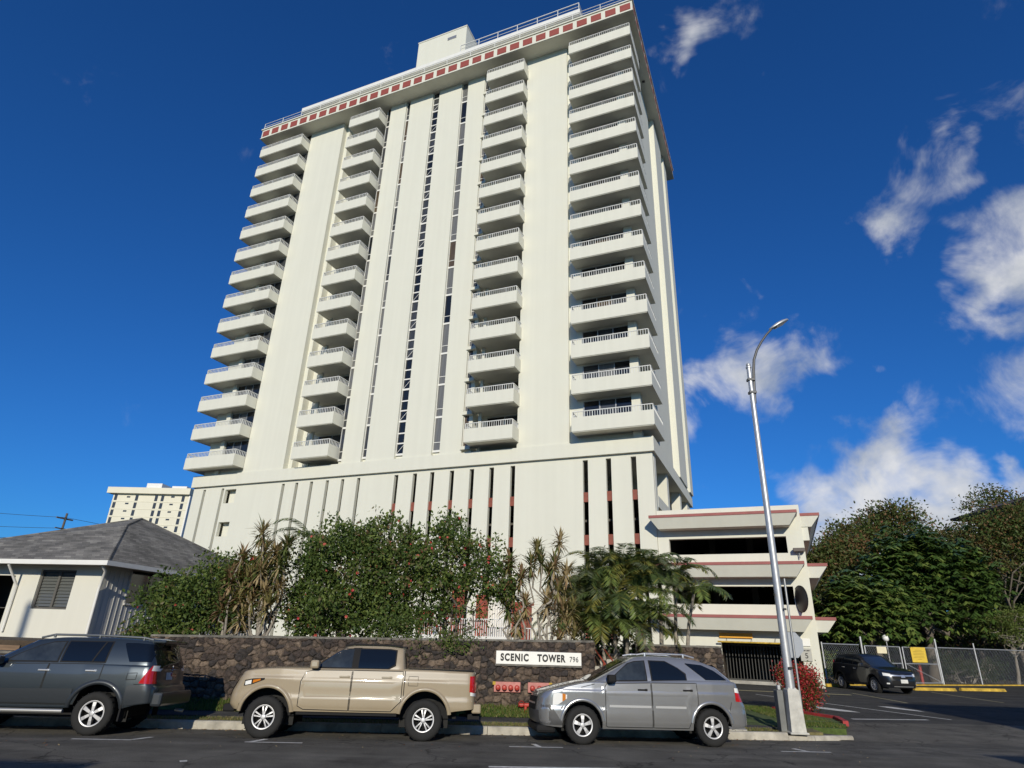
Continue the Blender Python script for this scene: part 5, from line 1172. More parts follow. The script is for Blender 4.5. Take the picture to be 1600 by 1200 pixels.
shrub('fence_shrub', 'sparse weedy shrub behind the fence right of the gates', 'shrub', [(29.2, 44.0, 1.6, .8, .5, .4), (30.6, 44.8, .8, 1.4, .8, .6), (33.4, 46.0, .9, 1.6, .8, .7)], 3400, 62, leaf=.14, base=(30.5, 44.6, 0), mats=DRK, probs=(.4, .4, .2), sprigs=5, bark=BARKL)
# hedge mass far behind to close the view under the crowns
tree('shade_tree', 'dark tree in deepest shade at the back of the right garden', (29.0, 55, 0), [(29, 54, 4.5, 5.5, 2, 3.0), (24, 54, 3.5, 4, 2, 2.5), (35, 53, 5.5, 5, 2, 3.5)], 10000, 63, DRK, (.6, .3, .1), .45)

# leaf litter in the gutter and along the kerb (stuff)
r = np.random.default_rng(77); n = 900
sN = r.uniform(-9, 9, n); nN = np.where(r.uniform(0, 1, n) < .75, 16.08 - np.abs(r.normal(0, .16, n)), r.uniform(12.5, 16, n))
P = np.array([tuple(st(a, b, road_z(b) + .008)) for a, b in zip(sN, nN)]); az = r.uniform(0, 6.28, n); D = unit(np.c_[np.cos(az), np.sin(az), r.uniform(0, .35, n)]); U = unit(np.cross(D, np.c_[r.normal(0, .2, n), r.normal(0, .2, n), np.ones(n)]))
tag(leaf_mesh('fallen_leaves', P, D, U, r.uniform(.03, .08, n), r.uniform(.015, .04, n), [MAN[1], MAN[3], DRC[2]], r.integers(0, 3, n)), kind='stuff')
# ================================================================== VEHICLES
# local frame: x forward, y left, z up, origin on the ground midway between the axles
def lin(tab):
    xs = [t[0] for t in tab]; ys = [t[1] for t in tab]
    return lambda v: float(np.interp(v, xs, ys))
def smooth(tab):
    """monotone-ish cubic through points"""
    xs = np.array([t[0] for t in tab], float); ys = np.array([t[1] for t in tab], float)
    d = np.diff(ys) / np.diff(xs); m = np.r_[d[0], [0 if a * b <= 0 else 2 * a * b / (a + b) for a, b in zip(d[:-1], d[1:])], d[-1]]
    def f(v):
        if v <= xs[0]: return float(ys[0])
        if v >= xs[-1]: return float(ys[-1])
        i = int(np.searchsorted(xs, v) - 1); h = xs[i + 1] - xs[i]; t = (v - xs[i]) / h
        return float(ys[i] * (1 + 2 * t) * (1 - t) ** 2 + h * m[i] * t * (1 - t) ** 2 + ys[i + 1] * t * t * (3 - 2 * t) + h * m[i + 1] * t * t * (t - 1))
    return f
class Shell:
    """one loft of a vehicle body: zb/zt(x) lower and upper side line, w(z) half width, xF/xR(z) ends"""
    def __init__(s, zb, zt, w, xF, xR, xF0, xR0, n=4.0, taper=None, crown=.03, archs=(), rows=22, nS=70):
        s.zb0, s.zt, s.w, s.xF, s.xR, s.xF0, s.xR0, s.n, s.crown, s.archs, s.rows, s.nS = zb, zt, w, xF, xR, xF0, xR0, n, crown, archs, rows, nS
        s.taper = taper or (lambda x: 1.0)
    def zb(s, x):
        z = s.zb0(x)
        for (xc, zc, r) in s.archs:
            if abs(x - xc) < r: z = max(z, zc + math.sqrt(r * r - (x - xc) ** 2))
        return min(z, s.zt(x) - .02)
    def y(s, x, z):
        w = s.w(z) * s.taper(x)
        if x > s.xF0: q = (x - s.xF0) / max(s.xF(z) - s.xF0, .01); return w * max(0, 1 - min(q, 1) ** s.n) ** (1 / s.n)
        if x < s.xR0: q = (s.xR0 - x) / max(s.xR0 - s.xR(z), .01); return w * max(0, 1 - min(q, 1) ** s.n) ** (1 / s.n)
        return w
    def xend(s, y, z, front=True):
        x0 = s.xF0 if front else s.xR0; x1 = s.xF(z) if front else s.xR(z)
        w = s.w(z) * s.taper(x0); q = min(abs(y) / w, 1)
        return x0 + (x1 - x0) * (1 - q ** s.n) ** (1 / s.n)
    def mesh(s, mb, mi=0):
        st_ = []
        for k in range(11): st_.append(('F', (k / 10) * math.pi / 2))
        xs = list(np.linspace(s.xF0, s.xR0, s.nS))[1:-1]
        for (xc, zc, r) in s.archs:
            xs += [xc + r * math.cos(a) for a in np.linspace(0, math.pi, 19)] + [xc + r + .002, xc - r - .002]
        xs = sorted([x for x in xs if s.xR0 < x < s.xF0], reverse=True)
        st_ += [('S', x) for x in xs]
        for k in range(11): st_.append(('R', (1 - k / 10) * math.pi / 2))
        cols = []
        e = 2 / s.n
        for kind, v in st_:
            col = []
            for j in range(s.rows + 1):
                t = j / s.rows
                if kind == 'S':
                    z = s.zb(v) + (s.zt(v) - s.zb(v)) * t; col.append((v, s.y(v, z), z))
                else:
                    c, sn = math.cos(v) ** e if math.cos(v) > 1e-9 else 0, math.sin(v) ** e if math.sin(v) > 1e-9 else 0
                    x0 = s.xF0 if kind == 'F' else s.xR0; f = s.xF if kind == 'F' else s.xR
                    xn = x0 + (f(s.zt(x0)) - x0) * c
                    for _ in range(2): z = s.zb(xn) + (s.zt(xn) - s.zb(xn)) * t; x = x0 + (f(z) - x0) * c
                    col.append((x, s.w(z) * s.taper(x0) * sn, z))
            cols.append(col)
        bm = bmesh.new()
        for sg in (1, -1):
            V = [[bm.verts.new((p[0], p[1] * sg, p[2])) for p in col] for col in cols]
            for i in range(len(V) - 1):
                for j in range(s.rows): 
                    try: bm.faces.new((V[i][j], V[i + 1][j], V[i + 1][j + 1], V[i][j + 1]))
                    except ValueError: pass
            # deck to the centre line
            K = 6; prev = None
            for i, col in enumerate(cols):
                p = col[-1]; row = [V[i][-1]]
                for k in range(1, K + 1):
                    f = 1 - k / K; row.append(bm.verts.new((p[0], p[1] * f * sg, p[2] + s.crown * (1 - f * f) * min(1, p[1] * 2))))
                if prev:
                    for k in range(K):
                        try: bm.faces.new((prev[k], row[k], row[k + 1], prev[k + 1]))
                        except ValueError: pass
                prev = row
        bmesh.ops.remove_doubles(bm, verts=bm.verts[:], dist=.0008)
        bmesh.ops.recalc_face_normals(bm, faces=bm.faces[:])
        bm.verts.index_update(); mb.add([tuple(v.co) for v in bm.verts], [tuple(v.index for v in f.verts) for f in bm.faces], mi, True); bm.free()
    def nrm(s, x, z):
        h = .01; dz = (s.y(x, z + h) - s.y(x, z - h)) / (2 * h); dx = (s.y(x + h, z) - s.y(x - h, z)) / (2 * h)
        return Vector((-dx, 1, -dz)).normalized()
    def side_patch(s, mb, lo, hi, off, sg, mi=0, nx=16, nz=5, rnd=True):
        """patch on the flank between lower and upper (x, z) polylines with the same x range, lifted off the skin"""
        fl, fh = lin(sorted(lo)), lin(sorted(hi)); x0 = max(min(p[0] for p in lo), min(p[0] for p in hi)); x1 = min(max(p[0] for p in lo), max(p[0] for p in hi))
        xs = sorted(set(list(np.linspace(x0, x1, nx)) + [p[0] for p in lo + hi if x0 < p[0] < x1])); vs = []
        for x in xs:
            a, b = fl(x), fh(x)
            for j in range(nz + 1):
                z = a + (b - a) * j / nz; n = s.nrm(x, z); p = Vector((x, s.y(x, z), z)) + n * off; vs.append((p.x, p.y * sg, p.z))
        k = nz + 1; mb.add(vs, [(i * k + j, (i + 1) * k + j, (i + 1) * k + j + 1, i * k + j + 1) for i in range(len(xs) - 1) for j in range(nz)], mi, True)
    def side_strip(s, mb, pts, w, off, sg, mi=0):
        """thin band along a polyline on the flank"""
        q = []
        for a, b in zip(pts[:-1], pts[1:]):
            n = max(2, int(math.hypot(b[0] - a[0], b[1] - a[1]) / .05)); q += [(a[0] + (b[0] - a[0]) * i / n, a[1] + (b[1] - a[1]) * i / n) for i in range(n)]
        q.append(pts[-1]); vs = []
        for i, (x, z) in enumerate(q):
            a = q[max(i - 1, 0)]; b = q[min(i + 1, len(q) - 1)]; d = Vector((b[0] - a[0], b[1] - a[1])).normalized(); nx, nz = -d.y * w / 2, d.x * w / 2
            for g in (-1, 1): X, Z = x + nx * g, z + nz * g; n = s.nrm(X, Z); p = Vector((X, s.y(X, Z), Z)) + n * off; vs.append((p.x, p.y * sg, p.z))
        mb.add(vs, [(2 * i, 2 * i + 1, 2 * i + 3, 2 * i + 2) for i in range(len(q) - 1)], mi, True)
    def end_patch(s, mb, lo, hi, off, front, mi=0, ny=14, nz=5):
        """patch on the nose or tail between (y, z) polylines"""
        fl, fh = lin(sorted(lo)), lin(sorted(hi)); y0 = min(p[0] for p in lo); y1 = max(p[0] for p in lo); ys = np.linspace(y0, y1, ny); vs = []; g = 1 if front else -1
        for y in ys:
            for j in range(nz + 1): z = fl(y) + (fh(y) - fl(y)) * j / nz; vs.append((s.xend(y, z, front) + g * off, y, z))
        k = nz + 1; mb.add(vs, [(i * k + j, (i + 1) * k + j, (i + 1) * k + j + 1, i * k + j + 1) for i in range(ny - 1) for j in range(nz)], mi, True)
def paint(name, col, metal=.5, rough=.32):
    m = mat(name, col, rough, metal, var=.05, vscale=1.2, coat=.9, bump=0); return m
M['cglass'] = mat('car window glass', (.006, .008, .011), .04, spec=.55)
M['cglass_soft'] = mat('car window glass, lighter', (.035, .042, .048), .05, spec=.6, var=.5, vscale=3)
M['trim'] = mat('black plastic', (.012, .012, .013), .75, spec=.2)
M['chrome'] = mat('chrome', (.72, .72, .72), .3, .85)
M['lampred'] = mat('red lamp lens', (.42, .012, .012), .1, coat=1)
M['lampclear'] = mat('clear lamp lens', (.74, .74, .72), .3, .0, coat=1)
M['lampamber'] = mat('amber lens', (.55, .18, .02), .12, coat=1)
M['alloy'] = mat('alloy wheel', (.50, .50, .51), .42, .45)
M['wheel_black'] = mat('wheel black', (.015, .015, .015), .4, .2)
M['plate'] = mat('licence plate', (.62, .62, .60), .5, var=.25, vscale=14)
M['seam'] = mat('panel gap', (.006, .006, .006), .8)
def make_wheel(parent, x, y, r, tw, rim_r, style, sg):
    """tyre with tread shoulders, alloy rim with spokes facing outward (sg = +1 left)"""
    mb = MB(); h = tw / 2
    mb.lathe([(rim_r, -h * .86), (rim_r + .02, -h), (r - .05, -h * 1.02), (r - .012, -h * .86), (r, -h * .62), (r, h * .62), (r - .012, h * .86), (r - .05, h * 1.02), (rim_r + .02, h), (rim_r, h * .86)], 44, 0, 'y')
    for k in range(44):
        a = 2 * math.pi * k / 44
        if k % 2: continue
        c, s_ = math.cos(a), math.sin(a)
        mb.bar((r * c * 1.0, -h * .9, r * s_), (r * c * 1.0, h * .9, r * s_), .014, .014)
    wh = mb.build('wheel', M['rubber'], parent, (x, y, r))
    f = h * .80 * sg
    mb = MB(); mb.lathe([(rim_r + .004, f * 1.12), (rim_r - .012, f * 1.14), (rim_r - .03, f * .98), (rim_r - .045, f * .3), (rim_r - .06, -f * .5), (0, -f * .5)], 36, 1, 'y')
    mb.lathe([(rim_r + .006, f * 1.10), (rim_r - .010, f * 1.16), (rim_r - .028, f * 1.02)], 36, 0, 'y')
    R0 = rim_r - .022
    def spoke(a, w0, w1, mi=0, y0=.92, y1=1.02):
        d = np.array([math.cos(a), math.sin(a)]); q = np.array([-d[1], d[0]])
        vs = []
        for (rr, w, yy) in ((.045, w0, y1), (R0 * .6, (w0 + w1) / 2, y1), (R0, w1, y0)):
            for g in (-1, 1):
                p = d * rr + q * w * g; vs.append((p[0], f * yy, p[1])); 
        vs2 = [(v[0], v[1] - .03 * sg, v[2]) for v in vs]
        n = len(vs); mb.add(vs + vs2, [(0, 1, 3, 2), (2, 3, 5, 4), (n, n + 2, n + 3, n + 1), (n + 2, n + 4, n + 5, n + 3), (0, 2, n + 2, n), (2, 4, n + 4, n + 2), (1, n + 1, n + 3, 3), (3, n + 3, n + 5, 5)], mi)
    if style == 'five':
        for k in range(5): spoke(math.pi / 2 + k * 2 * math.pi / 5, .022, .040)
    elif style == 'split':
        for k in range(5):
            a = math.pi / 2 + k * 2 * math.pi / 5
            spoke(a - .19, .009, .015); spoke(a + .19, .009, .015)
    elif style == 'six':
        for k in range(6): spoke(math.pi / 2 + k * math.pi / 3, .022, .034)
    else:
        for k in range(10): spoke(k * 2 * math.pi / 10, .012, .02)
    mb.lathe([(.055, f * .9), (.052, f * 1.06), (.03, f * 1.10), (0, f * 1.10)], 20, 0, 'y')
    for k in range(5):
        a = math.pi / 2 + math.pi / 5 + k * 2 * math.pi / 5; mb.ball((.085 * math.cos(a), f * .9, .085 * math.sin(a)), .011, 1, 5)
    mb.build('rim', [M['alloy'], M['wheel_black']], wh)
    return wh
def door(e, shell, gs, lo, hi, winlo, winhi, sg, pm, handle, glass, wshell, hm, hang=0):
    """door skin, its gap, window with black surround and a pull handle"""
    mb = MB(); shell.side_patch(mb, lo, hi, .004, sg, 0, 14, 6); d = mb.build('door', pm, e)
    mb = MB(); pts = sorted(lo); hp = sorted(hi)
    loop = pts + hp[::-1] + [pts[0]]
    shell.side_strip(mb, loop, .014, .0055, sg); mb.build('panel_gap', M['seam'], d)
    if handle:
        x, z = handle; y = shell.y(x, z); mb = MB()
        mb.bbox(x - .10, x + .10, sg * (y + .018) - .012, sg * (y + .018) + .012, z - .016, z + .016, .008); mb.bbox(x - .02 - .10, x - .10 + .04, sg * (y + .01) - .012, sg * (y + .01) + .012, z - .022, z + .022, .008)
        mb.build('handle', hm, d)
    if winlo:
        mb = MB(); wshell.side_patch(mb, winlo, winhi, .006, sg, 0, 14, 5); mb.build('window', glass, d)
    return d
def arch_trim(e, shell, xc, zc, r, sg, m, w=.07, off=.012, a0=.12):
    mb = MB(); vs = []; fs = []; N = 22; x_ = []
    for i in range(N + 1):
        a = a0 + (math.pi - 2 * a0) * i / N
        for rr, o in ((r - .004, -.05), (r - .004, off), (r + w * .6, off), (r + w, .002)):
            x = xc + rr * math.cos(a); z = zc + rr * math.sin(a); y = shell.y(x, max(z, shell.zb0(x))) + o; vs.append((x, y * sg, z))
    mb.add(vs, [(4 * i + j, 4 * (i + 1) + j, 4 * (i + 1) + j + 1, 4 * i + j + 1) for i in range(N) for j in range(3)], 0, True)
    return mb.build('wheel_arch', m, e)
def wheel_well(e, x, zc, r, w, sg):
    mb = MB(); N = 16; vs = []
    for i in range(N + 1):
        a = math.pi * i / N - .0
        for y in (w - .06, w - .42): vs.append((x + (r + .012) * math.cos(a), sg * y, zc + (r + .012) * math.sin(a)))
    for y in (w - .06, w - .42): vs.append((x - r, sg * y, zc - .2))
    fs = [(2 * i, 2 * i + 1, 2 * i + 3, 2 * i + 2) for i in range(N)]
    b = len(vs); c = [(x + (r + .012) * math.cos(math.pi * i / N), sg * (w - .42), zc + (r + .012) * math.sin(math.pi * i / N)) for i in range(N + 1)] + [(x - r - .012, sg * (w - .42), .22), (x + r + .012, sg * (w - .42), .22)]
    vs += c; fs.append(tuple(range(b, b + len(c))))
    mb.add(vs, fs); return mb.build('wheel_well', M['seam'], e)
def mirror(e, x, y, z, sg, m):
    mb = MB(); mb.bbox(x - .09, x + .09, sg * (y + .17) - .11, sg * (y + .17) + .11, z - .075, z + .085, .04); mb.tube([(x, sg * (y - .02), z - .05), (x, sg * (y + .1), z - .04)], .03, 8); return mb.build('mirror', m, e)
def under(e, x0, x1, w, z0, z1):
    mb = MB(); mb.box(x0, x1, -w, w, z0, z1); return mb.build('underbody', M['trim'], e)
def car_at(name, label, cat, s, n, heading, roll):
    p = st(s, n, road_z(n)); e = empty(name, p, 0, label, cat); e.rotation_euler = (roll, 0, heading); return e
RSLOPE = math.atan(.13 / 2.9)

# ------------------------------------------------------------------ tan pickup
def build_pickup():
    PT = paint('tan paint', (.30, .243, .162), .0, .42)
    a, b = Vector((-4.87, 14.18, 0)), Vector((-1.60, 14.37, 0)); mid = (a + b) / 2 + TN * .83
    e = car_at('pickup_truck', 'tan crew cab pickup truck parked at the kerb in front of the rock wall', 'pickup truck', mid.dot(TS), mid.dot(TN), YS + math.pi, RSLOPE)
    wb = 1.618; R = .385
    zb = lin([(-2.75, .62), (-2.2, .55), (-2.0, .50), (2.0, .50), (2.2, .52), (2.35, .56)])
    zt = smooth([(-2.76, 1.30), (-1.2, 1.325), (.9, 1.30), (1.2, 1.295), (1.7, 1.275), (2.05, 1.235), (2.25, 1.18), (2.36, 1.11), (2.46, 1.03)])
    w = lin([(.45, .865), (.60, .912), (.76, .922), (.80, .905), (1.10, .926), (1.15, .903), (1.29, .888), (1.36, .86)])
    xF = smooth([(.5, 2.36), (.62, 2.46), (.8, 2.45), (.98, 2.37), (1.15, 2.28), (1.3, 2.20)])
    xR = smooth([(.5, -2.66), (.62, -2.72), (1.3, -2.70)])
    ar = [(wb, .42, .505), (-wb, .43, .50)]
    S = Shell(zb, zt, w, xF, xR, 2.0, -2.50, 3.6, lin([(-2.7, .985), (-2, 1), (1.4, 1), (2.3, .93)]), .05, ar)
    mb = MB(); S.mesh(mb); body = mb.build('body', PT, e)
    # cab
    gw = smooth([(1.2, .875), (1.36, .85), (1.55, .78), (1.72, .70), (1.78, .64)])
    gzt = smooth([(-1.18, 1.66), (-1.05, 1.735), (-.6, 1.77), (-.1, 1.765), (.15, 1.73), (.3, 1.66), (.95, 1.30)])
    G = Shell(lambda x: 1.24, lambda x: gzt(x), gw, lin([(1.2, 1.02), (1.3, .90), (1.72, .22), (1.78, .12)]), lin([(1.2, -1.2), (1.78, -1.10)]), .10, -1.0, 5, None, .045, (), 12, 40)
    G.xF0 = .0
    mb = MB(); G.mesh(mb); cab = mb.build('cab', PT, e)
    for sg in (1, -1):
        for (lo, hi, wl_, wh, hd, gl) in (
            ([(.98, .60), (.86, .54), (-.05, .53)], [(.98, 1.05), (.90, 1.24), (.72, 1.275), (-.05, 1.285)], [(.66, 1.335), (-.02, 1.335)], [(.66, 1.345), (.60, 1.42), (.33, 1.63), (.22, 1.68), (-.02, 1.695)], (.10, 1.16), M['cglass_soft']),
            ([(-.07, .53), (-.92, .53), (-1.12, .72)], [(-.07, 1.285), (-1.12, 1.29)], [(-.16, 1.335), (-.78, 1.335), (-.92, 1.42)], [(-.16, 1.70), (-.80, 1.70), (-.92, 1.68)], (-.78, 1.165), M['cglass'])):
            d = door(e, S, None, lo, hi, None, None, sg, PT, hd, None, G, PT)
            mb = MB(); lo2 = [(x + (.03 if i == 0 else -.03 if i == len(wl_) - 1 else 0), z - .03) for i, (x, z) in enumerate(wl_)]; hi2 = [(x + (.03 if i == 0 else -.03 if i == len(wh) - 1 else 0), z + .025) for i, (x, z) in enumerate(wh)]
            G.side_patch(mb, lo2, hi2, .004, sg); fr = mb.build('window_frame', M['trim'], d)
            mb = MB(); G.side_patch(mb, wl_, wh, .010, sg); mb.build('window', gl, d)
        mb = MB(); G.side_patch(mb, [(.0, 1.31), (-.18, 1.31)], [(.0, 1.725), (-.18, 1.73)], .007, sg, 0, 4, 6); mb.build('pillar_trim', M['trim'], e)
        mirror(e, .72, .80, 1.38, sg, PT)
        arch_trim(e, S, wb, .42, .505, sg, PT, .075, .032); arch_trim(e, S, -wb, .43, .50, sg, PT, .075, .032)
        for x in (wb, -wb): make_wheel(e, x, sg * .80, R, .26, .225, 'split', sg); wheel_well(e, x, .425, .505, .90, sg)
        # crease along the doors
        mb = MB(); S.side_strip(mb, [(.86, .78), (-1.1, .80)], .03, .008, sg); mb.build('side_moulding', PT, e)
        # lamps
        mb = MB(); S.side_patch(mb, [(1.72, 1.07), (1.95, .98), (2.13, .94)], [(1.72, 1.10), (1.95, 1.085), (2.13, 1.05)], .008, sg); hl = mb.build('headlight', M['trim'], e)
        mb = MB(); S.side_patch(mb, [(1.80, 1.055), (1.95, 1.0)], [(1.80, 1.085), (1.95, 1.06)], .013, sg); mb.build('indicator', M['lampamber'], hl)
        mb = MB(); S.side_patch(mb, [(1.98, .985), (2.10, .96)], [(1.98, 1.06), (2.10, 1.03)], .013, sg); mb.build('lens', M['lampclear'], hl)
        mb = MB(); S.side_patch(mb, [(-2.705, .90), (-2.55, .93)], [(-2.705, 1.24), (-2.55, 1.23)], .010, sg); tl = mb.build('tail_light', M['lampred'], e)
        mb = MB(); S.side_patch(mb, [(-2.70, .84), (-2.57, .86)], [(-2.70, .90), (-2.57, .925)], .010, sg); mb.build('reverse_lamp', M['lampclear'], tl)
    mb = MB(); G.end_patch(mb, [(-.66, 1.34), (.66, 1.34)], [(-.58, 1.68), (0, 1.70), (.58, 1.68)], .012, True); mb.build('windshield', M['cglass'], e)
    mb = MB(); G.end_patch(mb, [(-.62, 1.36), (.62, 1.36)], [(-.56, 1.66), (.56, 1.66)], .010, False); mb.build('rear_window', M['cglass'], e)
    mb = MB(); S.end_patch(mb, [(-.62, .74), (.62, .74)], [(-.56, 1.06), (.56, 1.06)], .014, True); mb.build('grille', M['trim'], e)
    mb = MB(); mb.box(-2.64, -1.22, -.80, .80, 1.325, 1.352); bed = mb.build('bed_cover', M['trim'], e)
    mb = MB(); S.end_patch(mb, [(-.72, .72), (.72, .72)], [(-.72, 1.26), (.72, 1.26)], .008, False); tg = mb.build('tailgate', PT, e)
    mb = MB(); mb.bbox(-2.82, -2.62, -.80, .80, .52, .70, .03); mb.build('rear_bumper', PT, e)
    mb = MB(); mb.box(-2.80, -2.55, -.6, .6, .40, .52); mb.tube([(-2.4, -.55, .40), (-2.75, -.55, .40)], .03, 8); mb.build('hitch', M['trim'], e)
    mb = MB(); mb.bbox(2.26, 2.50, -.74, .74, .46, .60, .03); mb.build('front_bumper', M['trim'], e)
    mb = MB(); S.side_strip(mb, [(-1.25, 1.02), (-1.45, 1.02), (-1.45, 1.2), (-1.25, 1.2), (-1.25, 1.02)], .008, .003, 1); S.side_strip(mb, [(-1.165, .6), (-1.165, 1.3)], .016, .004, 1); S.side_strip(mb, [(-1.165, .6), (-1.165, 1.3)], .016, .004, -1); mb.build('fuel_door', M['seam'], e)
    for sg in (1, -1):
        mb = MB(); mb.tube([(.2, sg * .58, 1.775), (.0, sg * .58, 1.80), (-.85, sg * .58, 1.80), (-1.05, sg * .58, 1.77)], .018, 6); mb.build('roof_rail', M['trim'], e)
    mb = MB(); mb.bbox(-1.12, -1.02, -.2, .2, 1.75, 1.80, .01); mb.build('brake_lamp', M['trim'], e)
    under(e, -2.3, 2.0, .55, .40, .72)
    mb = MB()
    for x in (wb, -wb): mb.tube([(x, -.75, R), (x, .75, R)], .06, 8)
    mb.build('axle', M['trim'], e)
    mb = MB(); mb.box(-1.05, 1.0, -.84, .84, .44, .50); mb.build('sill', M['trim'], e)
    return e
build_pickup()

# ------------------------------------------------------------------ generic SUV
def build_suv(P, e):
    PT = P['paint']; wb = P['wb'] / 2; R = P['R']
    S = Shell(lin(P['zb']), smooth(P['zt']), (lin if 'rows' in P else smooth)(P['w']), smooth(P['xF']), smooth(P['xR']), P['xF0'], P['xR0'], P.get('n', 3.6), lin(P['taper']), .05, [(wb, P['az'], P['ar']), (-wb, P['az'], P['ar'])])
    mb = MB(); S.mesh(mb); mb.build('body', PT, e)
    gz = smooth(P['gz']); G = Shell(lambda x: P['g0'], gz, smooth(P['gw']), lin(P['gF']), lin(P['gR']), P['gF0'], P['gR0'], P.get('gn', 5), None, .05, (), 14, 46)
    mb = MB(); G.mesh(mb); mb.build('cabin', PT, e)
    trimc = P.get('archm', PT)
    for sg in (1, -1):
        for D in P['doors']:
            d = door(e, S, None, D['lo'], D['hi'], None, None, sg, PT, D['handle'], None, G, P['handlem'])
            wl_, wh = D['wlo'], D['whi']
            mb = MB(); k = .028; a0 = min(p[0] for p in wl_); a1 = max(p[0] for p in wl_)
            sh = lambda pts, dz: [(x + (k if x == a1 else -k if x == a0 else 0), z + dz) for x, z in pts]
            G.side_patch(mb, sh(wl_, -.025), sh(wh, .022), .004, sg); mb.build('window_frame', M['trim'], d)
            mb = MB(); G.side_patch(mb, wl_, wh, .010, sg); mb.build('window', D.get('glass', M['cglass']), d)
            for (x0, z0, x1, z1) in D.get('bars', []):
                mb = MB(); G.side_strip(mb, [(x0, z0), (x1, z1)], .03, .014, sg); mb.build('window_bar', M['trim'], d)
            if 'mould' in D:
                (x0, z0, x1, z1) = D['mould']; mb = MB(); S.side_patch(mb, [(x0, z0 - .022), (x1, z1 - .022)], [(x0, z0 + .022), (x1, z1 + .022)], .014, sg); mb.build('side_moulding', P.get('mouldm', PT), d)
        q = P['quarter']; mb = MB(); G.side_patch(mb, q[0], q[1], .008, sg); mb.build('quarter_window', M['cglass'], e)
        mirror(e, P['mir'][0], P['mir'][1], P['mir'][2], sg, P['mirm'])
        for x in (wb, -wb):
            arch_trim(e, S, x, P['az'], P['ar'], sg, trimc, P.get('atw', .05), P.get('ato', .015)); make_wheel(e, x, sg * P['track'], R, P['tw'], P['rim'], P['wheel'], sg); wheel_well(e, x, P['az'], P['ar'], .90, sg)
        for (nm, lo, hi, m, sub) in P['side_lamps']:
            mb = MB(); S.side_patch(mb, lo, hi, .008, sg); o = mb.build(nm, m, e)
            for (n2, l2, h2, m2) in sub: mb = MB(); S.side_patch(mb, l2, h2, .013, sg); mb.build(n2, m2, o)
        for pts in P.get('seams', []): mb = MB(); S.side_strip(mb, pts, .012, .004, sg); mb.build('panel_gap', M['seam'], e)
        if 'rails' in P:
            mb = MB(); mb.tube([(x, sg * y, z) for x, y, z in P['rails']], P.get('railr', .022), 8)
            for x, y, z in P['rails'][1:-1]: mb.tube([(x, sg * y, z - .06), (x, sg * y, z)], .025, 6)
            mb.build('roof_rail', P.get('railm', M['trim']), e)
    for (nm, front, lo, hi, m, which, sub) in P['end_patches']:
        mb = MB(); (G if which == 'G' else S).end_patch(mb, lo, hi, .010, front); o = mb.build(nm, m, e)
        for (n2, l2, h2, m2) in sub: mb = MB(); (G if which == 'G' else S).end_patch(mb, l2, h2, .016, front); mb.build(n2, m2, o)
    under(e, P['xR'][0][1] + .55, P['xF'][0][1] - .45, .55, .30, .60)
    mb = MB()
    for x in (wb, -wb): mb.tube([(x, -.72, R), (x, .72, R)], .06, 8)
    mb.build('axle', M['trim'], e)
    return S, G

